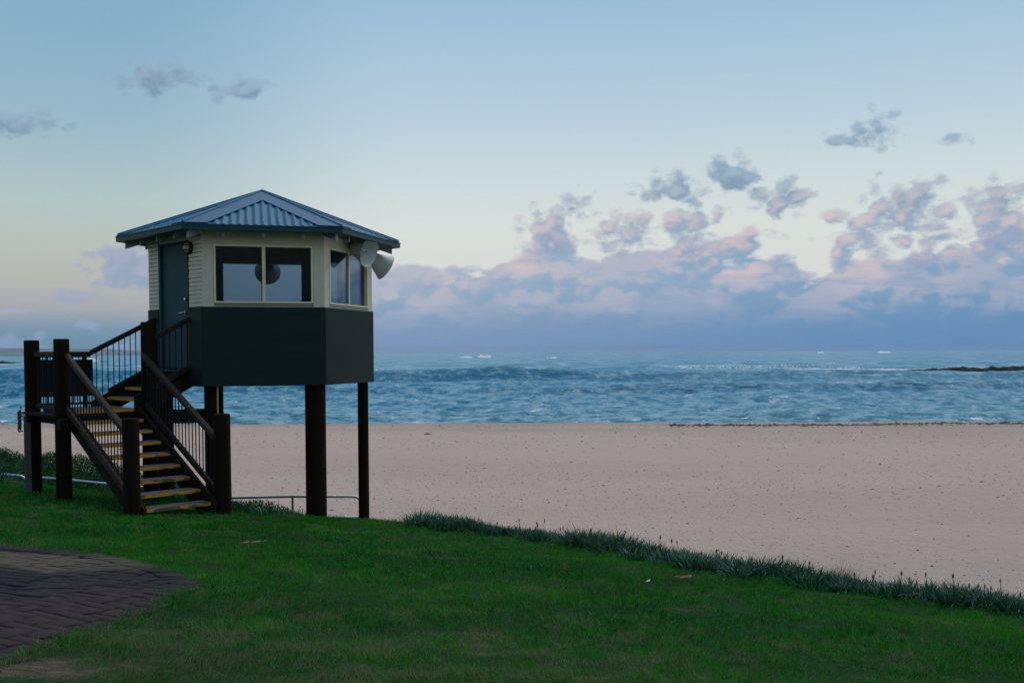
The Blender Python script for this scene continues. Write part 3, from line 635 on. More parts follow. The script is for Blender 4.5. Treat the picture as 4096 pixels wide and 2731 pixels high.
# round posts
def post(a, b, ztop, dia):
    p = S(a, b, 0); z0 = gz(p[0], p[1]) - .4; zt = H + ztop; R = dia / 2
    mb = MB(); prof = [(p[0], p[1], z0), (p[0], p[1], z0 + .8), (p[0], p[1], (z0 + zt) / 2), (p[0], p[1], zt - .03), (p[0], p[1], zt - .008), (p[0], p[1], zt)]
    mb.tube(prof, [R * 1.02, R * 1.01, R, R * .985, R * .955, R * .88], 28); return mb.build('post', M['post'], st, smooth=35)
post(-.17, .0, -.832, .215); post(1.11, .0, -.833, .225); post(-.15, 2.36, .217, .218); post(-.17, 3.52, .21, .222); post(1.16, 2.36, .483, .24)
sbox('face_board', -.34, -.24, 3.415, 3.435, -2.35, ZL - .10, 'greyboard')
# sloping members
def slope_a(name, a0, a1, b0, b1, off_top, depth, m, foot=0., par=st, bev=.006):      # along the lower flight
    zf = lambda b: Z1 + b / G * RI
    mb = MB(); mb.hexa([S(a0, b0, zf(b0) + off_top), S(a1, b0, zf(b0) + off_top), S(a1, b0, zf(b0) + off_top - depth - foot), S(a0, b0, zf(b0) + off_top - depth - foot)],
                       [S(a0, b1, zf(b1) + off_top), S(a1, b1, zf(b1) + off_top), S(a1, b1, zf(b1) + off_top - depth), S(a0, b1, zf(b1) + off_top - depth)])
    return mb.build(name, M[m], par, bevel=bev)
def slope_b(name, b0, b1, a0, a1, off_top, depth, m, par=st, bev=.006):               # along the upper flight
    zf = lambda a: ZL + RI + (a - W) / G * RI
    mb = MB(); mb.hexa([S(a0, b0, zf(a0) + off_top), S(a0, b1, zf(a0) + off_top), S(a0, b1, zf(a0) + off_top - depth), S(a0, b0, zf(a0) + off_top - depth)],
                       [S(a1, b0, zf(a1) + off_top), S(a1, b1, zf(a1) + off_top), S(a1, b1, zf(a1) + off_top - depth), S(a1, b0, zf(a1) + off_top - depth)])
    return mb.build(name, M[m], par, bevel=bev)
def bar(a, b, z0, z1, r=.0085):
    mb = MB(); mb.tube([S(a, b, z0), S(a, b, z1)], r, 8); return mb.build('baluster', M['bar'], st, smooth=50)
zl = lambda b: Z1 + b / G * RI
zu = lambda a: ZL + RI + (a - W) / G * RI
slope_a('stringer', -.052, -.004, -.07, BL - .0, .055, .33, 'timber', .05); slope_a('stringer', W + .004, W + .052, -.07, BL + .02, .055, .35, 'timber', .12)
slope_b('stringer', BL - .035, BL + .015, W - .02, 1.86, .05, .36, 'timber'); slope_b('stringer', BE + .004, BE + .054, W - .25, 1.86, .05, .34, 'timber')
for a0, a1 in ((-.135, -.075), (1.0, 1.06)):
    slope_a('handrail', a0 - .012, a1 + .012, .04, 2.28, .89, .085, 'rail', 0, st, .018)
    sh = .035 if a0 > 0 else -.02
    slope_a('bottom_rail', a0 + .005 + sh, a1 - .005 + sh, .02, 2.26, .13, .10, 'rail', 0, st, .012)
    ac = (a0 + a1) / 2
    for k in range(21):
        b = .13 + k * .103; bar(ac + sh * .5, b, zl(b) + .06, zl(b) + .82)
slope_b('handrail', BL - .10, BL - .03, 1.2, 1.80, .83, .085, 'rail', st, .018)
slope_b('bottom_rail', BL - .10, BL - .04, 1.2, 1.80, .075, .09, 'rail', st, .012)
for k in range(6): a = 1.27 + k * .098; bar(a, BL - .065, zu(a) + .03, zu(a) + .77)
BR = BE + .07
slope_b('handrail', BR - .04, BR + .03, .70, 1.78, .86, .085, 'rail', st, .016)
slope_b('bottom_rail', BR - .03, BR + .02, .98, 1.78, .10, .05, 'rail', st, .008)
for k in range(11): a = .80 + k * .093; bar(a, BR, zu(a) + .04 if a > 1.0 else ZL + .06, zu(a) + .80)
# landing balustrade
sbox('handrail', -.12, .705, BR - .04, BR + .03, -.055, .033, 'rail', st, .014); sbox('bottom_rail', -.12, .95, BR - .03, BR + .02, -.80, -.762, 'rail', st, .008)
for k in range(8): bar(-.06 + k * .098, BR, -.80, -.02)
sbox('baluster', .585, .645, BR - .03, BR + .03, ZL - .1, -.02, 'timber')
sbox('handrail', -.185, -.115, 2.44, 3.44, -.05, .033, 'rail', st, .014); sbox('bottom_rail', -.175, -.125, 2.44, 3.44, -.825, -.765, 'rail', st, .008)
for k in range(9): bar(-.15, 2.50 + k * .103, -.80, -.02)
# dark sheet tied to the back of the landing rail
ban = MB(); nb = 22; nz = 10
vs = []
for i in range(nb + 1):
    for j in range(nz + 1):
        a = -.08 + .84 * i / nb; z = -.67 + .58 * j / nz; vs.append(S(a, BR + .045 + .012 * math.sin(i * 1.3) * math.sin(j * .31 + 1), z))
for i in range(nb):
    for j in range(nz):
        q = i * (nz + 1) + j; ban.f.append((q, q + nz + 1, q + nz + 2, q + 1))
ban.v = [tuple(v) for v in vs]
bo = ban.build('mesh_banner', M['navy']); so_ = bo.modifiers.new('thick', 'SOLIDIFY'); so_.thickness = .006
tag(bo, 'dark navy sheet tied to the back rail of the stair landing', 'banner')

# ------------------------------------------------------------------ galvanised pipe railings along the beach track
def railing(pts, label, name='pipe_railing', posts=(), low=None, drop_end=True, drop_start=False):
    p0 = pts[0]; t = thing(name, label, 'railing', (p0[0], p0[1], gz(p0[0], p0[1])), 'galvanised pipe railings of the beach track')
    line = [Vector(p) for p in pts]
    def bend(a, b, r=.16):                # quarter bend dropping at a, line going to b
        d = (b - a).normalized(); d.z = 0; d.normalize()
        return [a + d * (r - r * math.cos(u)) + Vector((0, 0, -r + r * math.sin(u))) for u in np.linspace(0, math.pi / 2, 6)]
    if drop_start:
        bb = bend(line[0], line[1]); g0 = Vector((bb[0].x, bb[0].y, gz(bb[0].x, bb[0].y) - .2)); line = [g0] + bb + line[1:]
    if drop_end:
        bb = bend(line[-1], line[-2]); g0 = Vector((bb[0].x, bb[0].y, gz(bb[0].x, bb[0].y) - .2)); line = line[:-1] + bb[::-1] + [g0]
    mb = MB(); mb.tube(line, .026, 12); mb.build('top_pipe', M['pipe'], t, smooth=50)
    for q in posts:
        mb = MB(); mb.tube([(q[0], q[1], gz(q[0], q[1]) - .25), (q[0], q[1], q[2] - .01)], .024, 12); mb.build('upright', M['pipe'], t, smooth=50)
    if low:
        mb = MB(); mb.tube(low, .024, 12); mb.build('low_pipe', M['pipe'], t, smooth=50)
    return t
def nearer(ps, k=.955): return [(p[0] * k, p[1] * k, H + (p[2] - H) * k) for p in ps]
railing(nearer([(-17.5, 21.2, 4.42), (-12.6, 20.6, 4.20), (-10.75, 20.3, 4.084), (-9.85, 20.2, 4.036)]), 'pipe railing in the left corner running behind the outer landing post', posts=nearer([(-11.6, 20.45, 4.13)]))
railing(nearer([(-9.62, 20.0, 4.02), (-8.861, 20, 3.965), (-8.16, 20, 3.892), (-7.388, 20, 3.818), (-6.95, 20, 3.77)]), 'pipe railing with a rounded end sloping behind the bottom of the stairs', posts=nearer([(-8.0, 20, 3.88)]), drop_start=True)
railing(nearer([(-6.05, 20.0, 3.60), (-5.754, 20, 3.594), (-4.455, 20.1, 3.606), (-3.06, 20.2, 3.583)]), 'pipe railing with two rails standing under the lookout between its posts', posts=nearer([(-4.44, 20.1, 3.606)]), low=nearer([(-4.95, 20.07, 3.185), (-4.45, 20.1, 3.172), (-3.07, 20.2, 3.155)]), drop_start=True)

# ------------------------------------------------------------------ brick paving
def paver_mat():
    m = bpy.data.materials.new('clay_paver'); m.use_nodes = True; t = NT(m.node_tree); b = t.n['Principled BSDF']
    g = t.node('ShaderNodeNewGeometry'); pos = g.outputs['Position']; rnd = g.outputs['Random Per Island']
    px, py, pz = t.sep(pos)
    n = t.noise(pos, 3, 6, .6); f = t.noise(pos, 45, 5, .65)
    c = t.mix(t.mr(rnd, 0, 1), (.013, .018, .021), (.026, .030, .033))
    edge = t.node('ShaderNodeAttribute', attribute_name='edge').outputs['Fac']
    c = t.mix(edge, c, (.044, .033, .037))
    c = t.mix(t.m('MULTIPLY', t.mr(f, .4, .7), .3), c, (.018, .018, .021))
    # blown sand lying on the bricks
    dxy = t.m('ADD', t.m('POWER', t.m('DIVIDE', t.m('ADD', px, 3.75), .95), 2), t.m('POWER', t.m('DIVIDE', t.m('SUBTRACT', py, 8.0), .60), 2))
    sm = t.m('MULTIPLY', t.mr(t.m('ADD', t.m('MULTIPLY', t.m('SUBTRACT', t.noise(t.vm('MULTIPLY', pos, (1, 1.6, 1)), 2.2, 7, .65), .5), 3.), t.m('SUBTRACT', 1, dxy)), -.1, .7), .85)
    c = t.mix(sm, c, (.110, .098, .074))
    t.l.new(c, b.inputs['Base Color']); b.inputs['Roughness'].default_value = .85; b.inputs['Specular IOR Level'].default_value = .1
    bp = t.node('ShaderNodeBump'); bp.inputs['Strength'].default_value = .4; bp.inputs['Distance'].default_value = .006; t.l.new(t.noise(pos, 60, 6, .7), bp.inputs['Height']); t.l.new(bp.outputs[0], b.inputs['Normal'])
    return m
def build_paving():
    ang = rad(-12); ca, sa = math.cos(ang), math.sin(ang); w = .115; gap = .009; V = []; F = []; Ed = []; rnd = random.Random(3)
    def brick(corners, edge, sink=0.):
        dz = rnd.uniform(-.004, .004) - sink; tx, ty = rnd.gauss(0, .008), rnd.gauss(0, .008); cx = sum(c[0] for c in corners) / 4; cy = sum(c[1] for c in corners) / 4
        o = len(V)
        for sc, h in ((1, -.03), (1, -.003), (.982, 0.)):
            for x, y in corners:
                X = cx + (x - cx) * sc; Y = cy + (y - cy) * sc
                V.append((X, Y, gz(X, Y) + .012 + h + dz + tx * (x - cx) + ty * (y - cy))); Ed.append(edge)
        for k in range(2):
            for i in range(4): F.append((o + k * 4 + i, o + k * 4 + (i + 1) % 4, o + k * 4 + 4 + (i + 1) % 4, o + k * 4 + 4 + i))
        F.append((o + 8, o + 9, o + 10, o + 11))
    def tw(x, y): return (-4.5 + x * ca - y * sa, 6.2 + x * sa + y * ca)
    arc = [np.array(p) for p in PAV[8:17]]; al = [0]
    for i in range(len(arc) - 1): al.append(al[-1] + np.linalg.norm(arc[i + 1] - arc[i]))
    nb = int(al[-1] / w)
    def onarc(d):
        k = min(max(np.searchsorted(al, d) - 1, 0), len(arc) - 2); tt = (d - al[k]) / (al[k + 1] - al[k]); dv = (arc[k + 1] - arc[k]) / np.linalg.norm(arc[k + 1] - arc[k])
        return arc[k] + (arc[k + 1] - arc[k]) * tt, np.array([-dv[1], dv[0]])
    for i in range(nb):                    # header course along the curve
        p0, n0 = onarc(i * w + gap / 2); p1, n1 = onarc((i + 1) * w - gap / 2)
        brick([tuple(p0), tuple(p1), tuple(p1 + n1 * .225), tuple(p0 + n0 * .225)], .5)
    def inside(c, sh): return in_pav(np.array([c[0]]), np.array([c[1]]))[0]
    A = np.array([p for d in np.linspace(0, al[-1], 60) for p in [onarc(d)[0]]])
    for i in range(-40, 44):
        for j in range(-40, 44):
            k = (i - j) % 4                  # herringbone: two bricks per diagonal cell
            if k == 0: x0, y0, x1, y1 = i * w, j * w, (i + 2) * w, (j + 1) * w
            elif k == 3: x0, y0, x1, y1 = i * w, j * w, (i + 1) * w, (j + 2) * w
            else: continue
            c = tw((x0 + x1) / 2, (y0 + y1) / 2)
            if not (-5.6 < c[0] and c[1] > 3.2) or not inside(c, 0): continue
            dm = np.min(np.hypot(A[:, 0] - c[0], A[:, 1] - c[1]))
            if dm < .17: continue
            e = 1. if c[0] > -2.95 + .12 * math.sin(c[1] * 3) and c[1] < 6.9 else (.45 if c[0] > -3.4 else 0.)
            brick([tw(x0 + gap / 2, y0 + gap / 2), tw(x1 - gap / 2, y0 + gap / 2), tw(x1 - gap / 2, y1 - gap / 2), tw(x0 + gap / 2, y1 - gap / 2)], e, .007 if dm < .34 else 0.)
    F4 = np.array([f for f in F]); o = fast_mesh('brick_paving', V, [F4], paver_mat()); attr(o, 'edge', Ed); tag(o, kind='structure')
build_paving()

# ------------------------------------------------------------------ grass, ground cover
def leaf_mat(name, stops, rough=.6, trans=.25, patch=None, spec=.08):
    m = bpy.data.materials.new(name); m.use_nodes = True; t = NT(m.node_tree); t.n.clear()
    o = t.node('ShaderNodeOutputMaterial'); g = t.node('ShaderNodeNewGeometry'); pos = g.outputs['Position']
    c = t.ramp(g.outputs['Random Per Island'], stops, 'LINEAR')
    if patch: c = patch(t, pos, c, g.outputs['Random Per Island'])
    b = t.node('ShaderNodeBsdfPrincipled'); t.l.new(c, b.inputs['Base Color']); b.inputs['Roughness'].default_value = rough; b.inputs['Specular IOR Level'].default_value = spec
    tr = t.node('ShaderNodeBsdfTranslucent'); t.l.new(c, tr.inputs[0]); mx = t.node('ShaderNodeMixShader'); mx.inputs[0].default_value = trans
    t.l.new(b.outputs[0], mx.inputs[1]); t.l.new(tr.outputs[0], mx.inputs[2]); t.l.new(mx.outputs[0], o.inputs[0]); return m
def grass_patch(t, pos, c, rnd):
    n = t.noise(pos, .8, 6, .62); n2 = t.noise(pos, 3.2, 6, .68); px, py, pz = t.sep(pos)
    c = t.mix(t.m('MULTIPLY', t.mr(n, .38, .66), .7), c, t.mix(rnd, (.016, .22, .008), (.045, .37, .016)))
    n3 = t.noise(t.vm('MULTIPLY', pos, (1, .7, 1)), 17, 4, .7); n4 = t.noise(pos, 6, 4, .6)
    c = t.mix(t.m('MULTIPLY', t.mr(n3, .54, .36), .85), c, (.002, .028, .005))
    c = t.mix(t.m('MULTIPLY', t.mr(t.m('ADD', t.m('MULTIPLY', n3, .6), t.m('MULTIPLY', n4, .4)), .52, .64), .75), c, (.05, .38, .04))
    dry = t.m('ADD', t.mr(t.m('ADD', n2, t.m('MULTIPLY', n, .5)), .78, .98), t.m('MULTIPLY', t.m('MULTIPLY', t.mr(py, 8.0, 4.6), t.mr(n2, .4, .62)), .55), clamp=True)
    c = t.mix(t.m('MULTIPLY', t.mr(t.noise(pos, .42, 4, .55), .46, .66), .6), c, t.mix(rnd, (.035, .19, .010), (.075, .36, .022)))
    worn = t.m('MULTIPLY', t.mr(py, 7.2, 5.0), t.mr(px, 1.6, -1.2)); dry = t.m('ADD', dry, t.m('MULTIPLY', worn, t.mr(n2, .40, .60, .1, .75)), clamp=True)
    k = t.m('GREATER_THAN', t.m('MULTIPLY', dry, 1.1), rnd)
    return t.mix(t.m('MULTIPLY', k, .75), c, t.mix(n2, (.07, .11, .035), (.30, .27, .17)))
M['grass'] = leaf_mat('turf_blade', [(0, (.004, .095, .008)), (.45, (.008, .17, .012)), (.92, (.020, .26, .022)), (.955, (.10, .22, .07)), (.97, (.26, .27, .19)), (1, (.36, .34, .26))], .9, .3, grass_patch, 0.)
def blades(name, x, y, z, L, Wd, mt, lean=.5, curl=.5, segs=2, az=None, rng=RNG):
    n = len(x); az = rng.uniform(0, 2 * np.pi, n) if az is None else az
    th = np.abs(rng.normal(0, lean, n)); th2 = th + curl * rng.uniform(.4, 1.3, n)
    dx, dy = np.cos(az), np.sin(az); fa = az + rng.normal(0, .6, n) + np.pi / 2; wx, wy = np.cos(fa), np.sin(fa)
    V = []; px, py, pz = x.copy(), y.copy(), z.copy(); nk = segs
    for k in range(nk + 1):
        wd = Wd * (1 - (k / nk) ** 1.6) * .5 if k else Wd * .4
        if k < nk:
            V += [np.stack([px - wx * wd, py - wy * wd, pz], 1), np.stack([px + wx * wd, py + wy * wd, pz], 1)]
        else: V += [np.stack([px, py, pz], 1)]
        a = th + (th2 - th) * k / max(1, nk - 1); l = L / nk
        px = px + dx * np.sin(a) * l; py = py + dy * np.sin(a) * l; pz = pz + np.cos(a) * l
    nv = 2 * nk + 1; VV = np.stack(V, 1).reshape(-1, 3); base = np.arange(n)[:, None] * nv
    quads = [base + np.array([[2 * k, 2 * k + 1, 2 * k + 3, 2 * k + 2]]) for k in range(nk - 1)]
    tri = base + np.array([[2 * nk - 2, 2 * nk - 1, 2 * nk]])
    fs = ([np.concatenate(quads)] if quads else []) + [tri]
    return fast_mesh(name, VV, fs, mt)
def build_grass():
    X = []; Y = []; Ls = []; Ws = []
    for y0, y1, dens, wd in ((4.2, 5.6, 6500, .0032), (5.6, 7.2, 5200, .0038), (7.2, 9.5, 3600, .0046), (9.5, 12.5, 2600, .0058), (12.5, 17.5, 1700, .0075)):
        n = int((y1 - y0) * (2 * (.62 * y1 + .8)) * dens); y = RNG.uniform(y0, y1, n); x = RNG.uniform(-1, 1, n) * (.62 * y1 + .8)
        ok = (np.abs(x) < .60 * y + .7) & (crest_d(x, y) < .35) & ~in_pav(x, y, -.02)
        bn = bare(x, y); ok &= RNG.uniform(0, 1, n) > bn * .93
        x, y = x[ok], y[ok]; cl = fbm(x * 4, y * 4, 91, 3)
        X.append(x); Y.append(y); Ls.append((.014 + .052 * np.clip(cl * 1.7 - .35, 0, 1)) * RNG.uniform(.6, 1.35, len(x))); Ws.append(np.full(len(x), wd) * RNG.uniform(.7, 1.3, len(x)))
    x, y, L, Wd = map(np.concatenate, (X, Y, Ls, Ws))
    # a wind-combed lean shared by neighbours
    az = 2 * np.pi * fbm(x * .7, y * .7, 95, 2) * 2 + RNG.normal(0, .9, len(x))
    o = blades('lawn_grass', x, y, lawn_z(x, y) - .004, L, Wd, M['grass'], .75, .5, 2, az); tag(o, kind='stuff')
    print('blades', len(x))
build_grass()
# taller fringe of grass creeping over the edge of the bricks
def build_fringe():
    pts = []
    for i in range(2, 16):
        a, b = np.array(PAV[i - 1]), np.array(PAV[i]); n = int(np.linalg.norm(b - a) * 1100); t = RNG.uniform(0, 1, n)[:, None]; pts.append(a + (b - a) * t + RNG.normal(0, .05, (n, 2)))
    p = np.concatenate(pts); x, y = p[:, 0].copy(), p[:, 1].copy()
    o = blades('edge_grass', x, y, lawn_z(x, y) - .005, RNG.uniform(.02, .075, len(x)), RNG.uniform(.003, .006, len(x)), M['grass'], .9, .5, 2); tag(o, kind='stuff')
build_fringe()

M['gazania'] = leaf_mat('silvery_strap_leaf', [(0, (.010, .060, .025)), (.45, (.022, .105, .050)), (.8, (.055, .17, .11)), (1, (.16, .27, .22))], .5, .15, None, .2)
M['bud'] = leaf_mat('closed_yellow_bud', [(0, (.05, .06, .02)), (.5, (.22, .17, .02)), (1, (.55, .38, .03))], .6, .1)
M['stem'] = leaf_mat('flower_stem', [(0, (.02, .05, .03)), (1, (.04, .08, .04))], .6, .1)
def build_bank_plants():
    xs = []; ys = []
    # clumps strung along the lawn's edge, thin near the tower and deeper to the right
    C = []
    for k in range(1500):
        x = RNG.uniform(-1.9, 12) if k > 60 else RNG.uniform(-4.2, -1.9)
        yc = np.interp(x, _cx, _cy); off = RNG.uniform(-.5, .5) * (.6 + .8 * fbm(np.array([x * .9]), np.array([4.]), 87, 2)[0]) - .05
        dens = np.interp(x, [-4.2, -2, -1.4, -1.05, -.85, .0, .55, .75, .95, 1.2, 4, 12], [.15, .0, .0, .25, .9, 1, .8, .15, .8, 1, 1, 1])
        if RNG.uniform() > dens: continue
        sl = np.interp(x, _cx, np.gradient(_cy, _cx)); nn = np.array([-sl, 1]) / math.hypot(1, sl); C.append((x + nn[0] * off, yc + nn[1] * off, off))
    C = np.array(C)
    x = []; y = []; L = []; az = []
    for cx, cy, off in C:
        n = int(RNG.uniform(45, 80)); a = RNG.uniform(0, 6.28, n); r = np.abs(RNG.normal(0, .10, n)); x.append(cx + np.cos(a) * r); y.append(cy + np.sin(a) * r)
        hgt = (.55 + .9 * fbm(np.array([cx * 1.3]), np.array([cy * 1.3]), 83, 2)[0]) * RNG.uniform(.8, 1.2); L.append(RNG.uniform(.10, .215, n) * hgt); az.append(a + RNG.normal(0, .3, n))
    x, y, L, az = map(np.concatenate, (x, y, L, az))
    o = blades('strap_leaf_ground_cover', x, y, lawn_z(x, y) - .01, L, RNG.uniform(.013, .024, len(x)), M['gazania'], .68, .7, 3, az); tag(o, kind='stuff')
    print('gazania leaves', len(x))
    V = []; F = []; V2 = []; F2 = []
    for cx, cy, off in C:
        for k in range(RNG.poisson(.12)):
            bx, by = cx + RNG.normal(0, .1), cy + RNG.normal(0, .1); bz = float(lawn_z(np.array([bx]), np.array([by]))[0]); h = RNG.uniform(.15, .22); tx, ty = RNG.normal(0, .04, 2)
            o0 = len(V2); w = .003
            for q, hh in ((0, 0), (1, h)):
                for s_ in range(3): V2.append((bx + tx * q + w * math.cos(s_ * 2.09), by + ty * q + w * math.sin(s_ * 2.09), bz + hh))
            F2 += [(o0 + i, o0 + (i + 1) % 3, o0 + 3 + (i + 1) % 3, o0 + 3 + i) for i in range(3)]
            o1 = len(V); R = RNG.uniform(.007, .012)
            for hh, rr in ((0, .5), (.012, 1.), (.03, .8), (.042, .25)):
                for s_ in range(6): V.append((bx + tx + R * rr * math.cos(s_ * 1.047), by + ty + R * rr * math.sin(s_ * 1.047), bz + h + hh))
            for lv in range(3): F += [(o1 + lv * 6 + i, o1 + lv * 6 + (i + 1) % 6, o1 + lv * 6 + 6 + (i + 1) % 6, o1 + lv * 6 + 6 + i) for i in range(6)]
    o = fast_mesh('flower_stems', V2, [np.array(F2)], M['stem']); tag(o, kind='stuff')
    o = fast_mesh('flower_buds', V, [np.array(F)], M['bud']); tag(o, kind='stuff')
build_bank_plants()
M['bush'] = leaf_mat('dune_scrub_leaf', [(0, (.008, .050, .018)), (.5, (.018, .090, .028)), (.9, (.040, .14, .045)), (1, (.09, .18, .08))], .55, .2)
def build_scrub():
    n = 150000; x = RNG.uniform(-20, -3.6, n); yy = RNG.uniform(-2.9, 1.6, n); ry = np.interp(x, [-40, -16, -11, -4], [36, 26, 22.3, 21.3]); y = ry + yy
    ok = (crest_d(x, y) > .15); x, y = x[ok], y[ok]
    lump = fbm(x * .9, y * .9, 41, 4); top = .05 + .42 * np.clip(lump * 1.7 - .4, 0, 1); z = lawn_z(x, y) + top * RNG.uniform(.15, 1.0, len(x)) ** .6
    ok = z > sand_z(x, y) + .05; x, y, z = x[ok], y[ok], z[ok]
    o = blades('dune_scrub', x, y, z - .03, RNG.uniform(.04, .10, len(x)), RNG.uniform(.015, .035, len(x)), M['bush'], .9, .5, 2); tag(o, kind='stuff')
    n = 9000; x = RNG.uniform(-5.6, -3.0, n); y = np.interp(x, _cx, _cy) + RNG.uniform(-.1, 1.6, n); z = lawn_z(x, y)
    o = blades('bank_grass', x, y, z - .01, RNG.uniform(.06, .2, n), RNG.uniform(.006, .012, n), M['bush'], .45, .5, 2); tag(o, kind='stuff')
build_scrub()
def small_plant(name, label, cat, x, y, n, L, wd, m, lean, spread):
    xx = x + RNG.normal(0, spread, n); yy = y + RNG.normal(0, spread, n); z = lawn_z(xx, yy)
    o = blades(name, xx, yy, z - .005, RNG.uniform(.6, 1.1, n) * L, np.full(n, wd), m, lean, .6, 3, RNG.normal(0.2, 1.1, n)); return tag(o, label, cat)
M['straw'] = leaf_mat('dry_grass', [(0, (.07, .08, .03)), (1, (.16, .15, .06))], .7, .2)
small_plant('grass_tussock', 'fine yellow green grass tussock rising above the strap leaved border', 'grass tussock', 3.25, 9.75, 260, .34, .004, M['straw'], .35, .07)
small_plant('weed', 'spiky pale green weed at the foot of the bank in the left corner', 'weed', -9.0, 17.4, 60, .5, .02, M['gazania'], .5, .08)
# litter of the lawn
def scrap(name, label, cat, x, y, pts, col, group=None):
    m = mat(name + '_' + cat, col, .7, var=.3); mb = MB(); z = gz(x, y)
    for px, py, sx, sy, a in pts:
        c, s = math.cos(a), math.sin(a); f = lambda u, v, h: (x + px + u * c - v * s, y + py + u * s + v * c, z + h)
        up = [f(-sx, 0, .045), f(-sx * .4, -sy, .052), f(sx * .5, -sy * .8, .05), f(sx, 0, .062), f(sx * .4, sy, .056), f(-sx * .5, sy * .9, .047)]
        mb.hexa([(p[0], p[1], p[2] - .004) for p in up], up)
    o = mb.build(name, m); return tag(o, label, cat, group)
scrap('fallen_leaf', 'pale yellow dry leaves lying on the lawn in front of the stairs', 'leaf', -2.587, 10.0, [(0, 0, .06, .02, .2), (-.1, -.03, .05, .015, .5), (.07, .05, .04, .016, -.3)], (.34, .25, .09))
scrap('fallen_leaf', 'rust brown dead leaf on the lawn near the strap leaved border', 'leaf', 1.549, 9.05, [(0, 0, .05, .03, .2), (.06, .02, .04, .025, .9), (-.05, .02, .04, .02, -.4)], (.16, .05, .02))
scrap('paper_scrap', 'small white scrap of paper on the lawn', 'litter', 1.165, 8.55, [(0, 0, .022, .014, .4)], (.7, .74, .74))

# ------------------------------------------------------------------ seaweed bits and stones on the sand
def build_debris():
    m = mat('dark_wrack', (.022, .017, .014), .8, var=.5, vscale=1.); n = 17000
    q = RNG.uniform(.075, .27, n * 2); y = 5.0 / q; x = RNG.uniform(-.75, .75, n * 2) * y
    keep = RNG.uniform(0, 1, n * 2) < (.25 + 1.1 * np.clip(fbm(x * .05, y * .08, 51, 3) * 2.2 - .75, 0, 1)); x, y = x[keep][:n], y[keep][:n]
    # tide lines high on the beach
    k = 1500; xt = RNG.uniform(-70, 80, k); yt = 77 + 3.5 * (fbm(xt * .04, xt * 0, 55, 3) - .5) * 2 + RNG.normal(0, 1.1, k) - 4 * (RNG.uniform(0, 1, k) < .4)
    k2 = 2600; xt2 = 62 - 50 * RNG.uniform(0, 1, k2) ** 1.4; yt2 = 79.5 + 6 * (fbm(xt2 * .06, xt2 * 0, 57, 3) - .5) * 2 + RNG.normal(0, 2.4, k2)
    x = np.concatenate([x, xt, xt2]); y = np.concatenate([y, yt, yt2]); n = len(x); ok = np.maximum(lawn_z(x, y), -9) < sand_z(x, y); x, y = x[ok], y[ok]; n = len(x)
    s = np.clip(np.exp(RNG.normal(-4.25, .5, n)), .008, .12) * np.clip(y / 45, .55, 1.7) ; s[y > 72] *= 1.15; s[(y > 74) & (x > 12)] *= 2.1; a = RNG.uniform(0, 6.28, n); el = RNG.uniform(.8, 2.2, n); z = sand_z(x, y)
    P = np.array([[1, 0, .1], [.3, .8, .1], [-.8, .55, .1], [-.9, -.5, .1], [.2, -.9, .1], [0, 0, .75]]); V = np.zeros((n, 6, 3))
    J = RNG.uniform(.7, 1.3, (n, 6)); lx = P[None, :, 0] * s[:, None] * el[:, None] * J; ly = P[None, :, 1] * s[:, None] * J
    V[:, :, 0] = x[:, None] + lx * np.cos(a)[:, None] - ly * np.sin(a)[:, None]; V[:, :, 1] = y[:, None] + lx * np.sin(a)[:, None] + ly * np.cos(a)[:, None]; V[:, :, 2] = z[:, None] + (P[None, :, 2] - .12) * s[:, None] + .004
    T = np.array([[0, 1, 5], [1, 2, 5], [2, 3, 5], [3, 4, 5], [4, 0, 5]]); F = (np.arange(n)[:, None, None] * 6 + T[None]).reshape(-1, 3)
    o = fast_mesh('beach_wrack', V.reshape(-1, 3), [F], m); tag(o, kind='stuff')
build_debris()

# ------------------------------------------------------------------ reefs, headland, far breakers
def rock_mat():
    m = mat('reef_rock', (.012, .012, .014), .85, var=.5, vscale=.4, spec=.15, bump=.6, bscale=.8); return m
M['reef'] = rock_mat()
def rock_strip(name, label, x0, x1, y0, dep, h, seed, gaps=.42):
    nx = 150; ny = 18; X = np.linspace(x0, x1, nx)[None, :].repeat(ny, 0); Yr = np.linspace(-1, 1, ny)[:, None].repeat(nx, 1); L = x1 - x0
    u = (X - x0) / L; pr = (fbm(X * 14 / L, Yr * 1.2 + 5, seed, 5) - gaps) * 2.4; edge = np.clip(1 - np.abs(2 * u - 1) ** 4, 0, 1); prof = np.clip(1 - Yr ** 2, 0, 1)
    msk = np.clip((fbm(X * 11 / L, Yr * .9 + 5, seed, 4) - gaps - .06) * 7, -.6, 1); Z = h * msk * (.30 + .75 * fbm(X * 46 / L, Yr * 2.5, seed + 3, 4)) * edge * prof ** .5 - .10; Y = y0 + Yr * dep + 4 * (fbm(X * 3 / L, X * 0, seed + 9, 2) - .5)
    o = fast_mesh(name, np.stack([X, Y, Z], -1).reshape(-1, 3), [grid_faces(ny, nx)], M['reef']); so = o.modifiers.new('thick', 'SOLIDIFY'); so.thickness = .5; so.offset = -1; tag(o, label, 'reef')
    return o
rock_strip('rock_reef', 'low dark rock shelf awash in foam off the beach at the right edge', 110, 190, 290, 5, 2.3, 3, .36)
rock_strip('rock_reef', 'thin line of dark rock nearer the beach below the right hand shelf', 114, 140, 281, 2.5, 1.2, 13, .40)
rock_strip('rock_reef', 'dark rock shelf in white water in the far left corner of the sea', -440, -345, 700, 14, 3.0, 23, .28)
rock_strip('rock_reef', 'thin dark rock line seen between the balusters of the upper flight', -214, -165, 470, 5, 1.1, 33, .38)
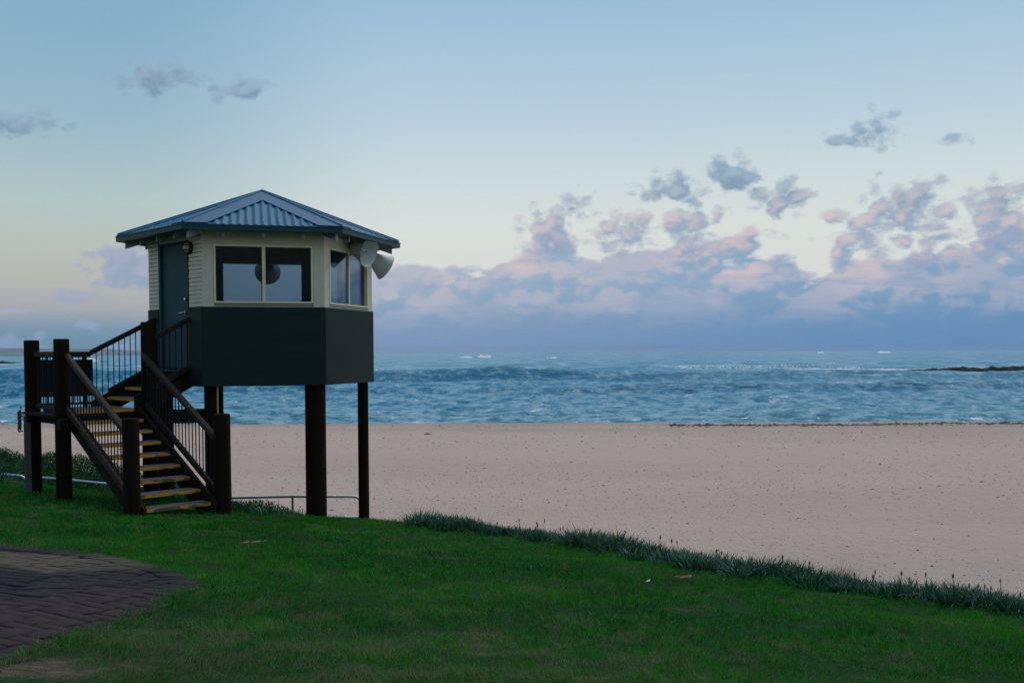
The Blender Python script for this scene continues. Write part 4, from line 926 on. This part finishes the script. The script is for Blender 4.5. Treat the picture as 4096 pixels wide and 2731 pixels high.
def build_headland():
    px = np.array([-3200, -2400, -1900, -1688, -1626, -1540, -1457, -1416, -1379, -1292, -1218, -1120, -1040, -980]); hz = np.array([40, 34, 29, 25.5, 23.5, 24, 22.6, 22, 19, 16, 14.6, 11, 5, -2])
    nx = 260; ny = 24; X = np.linspace(-3200, -980, nx)[None, :].repeat(ny, 0); Yr = np.linspace(0, 1, ny)[:, None].repeat(nx, 1)
    hh = np.interp(X, px, hz) * 1.05; prof = np.sin(np.clip(Yr * 2.2, 0, 1) * np.pi / 2) * np.clip((1 - Yr) * 3, 0, 1); Z = hh * prof * (.85 + .3 * fbm(X * .006, Yr * 4, 77, 4)) - 2 * (1 - prof)
    Y = 3150 + Yr * 620 + 60 * (fbm(X * .004, X * 0, 79, 3) - .5)
    m = mat('hazed_headland', (.14, .20, .245), .9, var=.3, vscale=.01); o = fast_mesh('headland', np.stack([X, Y, Z], -1).reshape(-1, 3), [grid_faces(ny, nx)], m, True); tag(o, kind='structure')  # pale blue of distance haze put into the base colour
build_headland()
def breaker(x, y, w, d, h, seed):
    nx = 60; ny = 14; u = np.linspace(-1, 1, nx)[None, :].repeat(ny, 0); v = np.linspace(-1, 1, ny)[:, None].repeat(nx, 1)
    env = np.clip(1 - np.abs(u) ** 2.2, 0, 1) * (.25 + 1.2 * fbm(u * 5, v * 0 + seed, seed, 4)); Z = h * env * np.where(v < -.2, np.exp(-((v + .2) * 3) ** 2), np.exp(-((v + .2) * 1.6) ** 2)) * (.8 + .5 * fbm(u * 14, v * 5, seed + 2, 3)) - .12 * h
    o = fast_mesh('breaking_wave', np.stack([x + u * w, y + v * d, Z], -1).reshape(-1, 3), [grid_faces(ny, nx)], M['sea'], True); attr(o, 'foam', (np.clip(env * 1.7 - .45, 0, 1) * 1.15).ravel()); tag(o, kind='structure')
breaker(-33, 1150, 13, 10, 3.6, 1); breaker(-52, 1140, 12, 8, 1.5, 2); breaker(890, 2400, 24, 20, 4.6, 3); breaker(770, 2500, 14, 20, 3.4, 4)
breaker(92, 360, 10, 4, .9, 7); breaker(-350, 800, 30, 8, 3.4, 8); breaker(-160, 520, 22, 6, 2.2, 9); breaker(40, 1000, 7, 6, 1.3, 6)

# ------------------------------------------------------------------ person on the beach, head bent over a phone
M['coat'] = mat('dark_coat', (.012, .012, .014), .8, var=.3); M['trousers'] = mat('black_trousers', (.010, .010, .012), .8); M['skin'] = mat('skin', (.42, .26, .19), .6, var=.08); M['hair'] = mat('dark_hair', (.012, .009, .008), .6); M['shoe'] = mat('blue_shoe', (.02, .08, .28), .5, var=.2); M['phone'] = mat('phone', (.25, .25, .27), .3)
def skin_mesh(name, m, parent, P, E, R, lv=2):
    me = bpy.data.meshes.new(name); me.from_pydata(P, E, []); o = bpy.data.objects.new(name, me); COL.objects.link(o); me.materials.append(m); o.parent = parent
    s = o.modifiers.new('skin', 'SKIN'); s.use_smooth_shade = True; sv = me.skin_vertices[0].data
    for i, r in enumerate(R): sv[i].radius = (r, r) if not isinstance(r, tuple) else r; sv[i].use_root = (i == 0)
    ss = o.modifiers.new('sub', 'SUBSURF'); ss.levels = lv; ss.render_levels = lv
    return o
def build_person():
    x, y = -34.05, 69.; z = gz(x, y)
    r = thing('person', 'person in dark clothes and blue shoes on the sand, head bent over a phone', 'person', (x, y, z)); r.rotation_euler.z = rad(8)   # faces +x
    P = [(0, 0, .95), (.01, 0, 1.12), (.0, 0, 1.30), (.02, 0, 1.43), (.06, 0, 1.50), (.09, 0, 1.56),                        # pelvis..neck
         (0, .09, .90), (.03, .10, .50), (.0, .11, .09), (.11, .12, .045), (0, -.09, .90), (-.02, -.10, .50), (-.07, -.11, .09), (.04, -.12, .045),
         (.02, .17, 1.40), (.0, .22, 1.13), (.20, .15, 1.06), (.28, .08, 1.10), (.02, -.17, 1.40), (.0, -.22, 1.13), (.20, -.15, 1.06), (.28, -.06, 1.10)]
    E = [(0, 1), (1, 2), (2, 3), (3, 4), (4, 5), (0, 6), (6, 7), (7, 8), (8, 9), (0, 10), (10, 11), (11, 12), (12, 13), (3, 14), (14, 15), (15, 16), (16, 17), (3, 18), (18, 19), (19, 20), (20, 21)]
    R = [(.13, .15), (.125, .15), (.13, .165), (.10, .13), .058, .052, .088, .062, .045, .04, .088, .062, .045, .04, .07, .052, .042, .034, .07, .052, .042, .034]
    body = skin_mesh('body', M['coat'], r, P, E, R)
    head = skin_mesh('head', M['skin'], r, [(.10, 0, 1.57), (.125, 0, 1.63), (.135, 0, 1.69), (.175, 0, 1.60), (.225, 0, 1.615)], [(0, 1), (1, 2), (1, 3), (3, 4)], [.06, (.085, .075), .075, .06, .014])
    skin_mesh('hair', M['hair'], r, [(.075, 0, 1.62), (.09, 0, 1.70), (.15, 0, 1.735)], [(0, 1), (1, 2)], [.07, .088, .062])
    for s in (1, -1):
        mb = MB(); mb.lathe([(0, 0), (.0, .022), (.02, .026), (.02, 0)], (.115, s * .07, 1.625), (0, s, 0), 12); e = mb.build('ear', M['skin']); e.parent = r
    for s, yy in ((1, .08), (-1, -.06)):                     # hands: palm, four fingers and thumb round the phone
        HP = [(.29, yy, 1.10), (.335, yy, 1.115)]; HE = [(0, 1)]; HR = [.026, (.03, .03)]
        for f in range(4):
            b = len(HP); zz = 1.09 + f * .018; HP += [(.36, yy - s * .012, zz), (.385, yy - s * .03, zz), (.38, yy - s * .055, zz + .002)]; HE += [(1, b), (b, b + 1), (b + 1, b + 2)]; HR += [.010, .009, .008]
        b = len(HP); HP += [(.335, yy - s * .03, 1.145), (.355, yy - s * .05, 1.15)]; HE += [(1, b), (b, b + 1)]; HR += [.011, .009]
        skin_mesh('hand', M['skin'], r, HP, HE, HR, 1)
    for fx, fy in ((.03, .115), (-.03, -.115)): skin_mesh('shoe', M['shoe'], r, [(fx - .05, fy, .045), (fx + .05, fy, .05), (fx + .16, fy + .01, .035)], [(0, 1), (1, 2)], [.047, .05, .038], 1)
    for fx, yy in ((0, 1), (0, -1)):
        o = 0. if yy > 0 else -.02; skin_mesh('trouser_leg', M['trousers'], r, [(0, .09 * yy, .88), (.03 + o * 2, .10 * yy, .50), (.0 if yy > 0 else -.07, .11 * yy, .10)], [(0, 1), (1, 2)], [.105, .078, .062], 1)
    mb = MB(); c = Vector((x + .40, y + .06, z + 1.16)); mb.box(-.006, .006, -.038, .038, -.075, .075, lambda a, b, d: (c.x + a + d * .45, c.y + b, c.z + d)); ph = mb.build('phone', M['phone'], None, bevel=.003); tag(ph, 'small phone held in both hands by the person on the beach', 'phone')
build_person()

# ------------------------------------------------------------------ sea haze
def build_haze():
    m = bpy.data.materials.new('haze'); m.use_nodes = True; t = NT(m.node_tree); t.n.clear(); o = t.node('ShaderNodeOutputMaterial'); v = t.node('ShaderNodeVolumePrincipled')
    v.inputs['Color'].default_value = (.62, .80, 1, 1); v.inputs['Density'].default_value = 3.5e-5; t.l.new(v.outputs[0], o.inputs['Volume'])
    mb = MB(); mb.box(-16000, 16000, -600, 18000, -8, 48); h = mb.build('haze', m); tag(h, kind='stuff')
build_haze()
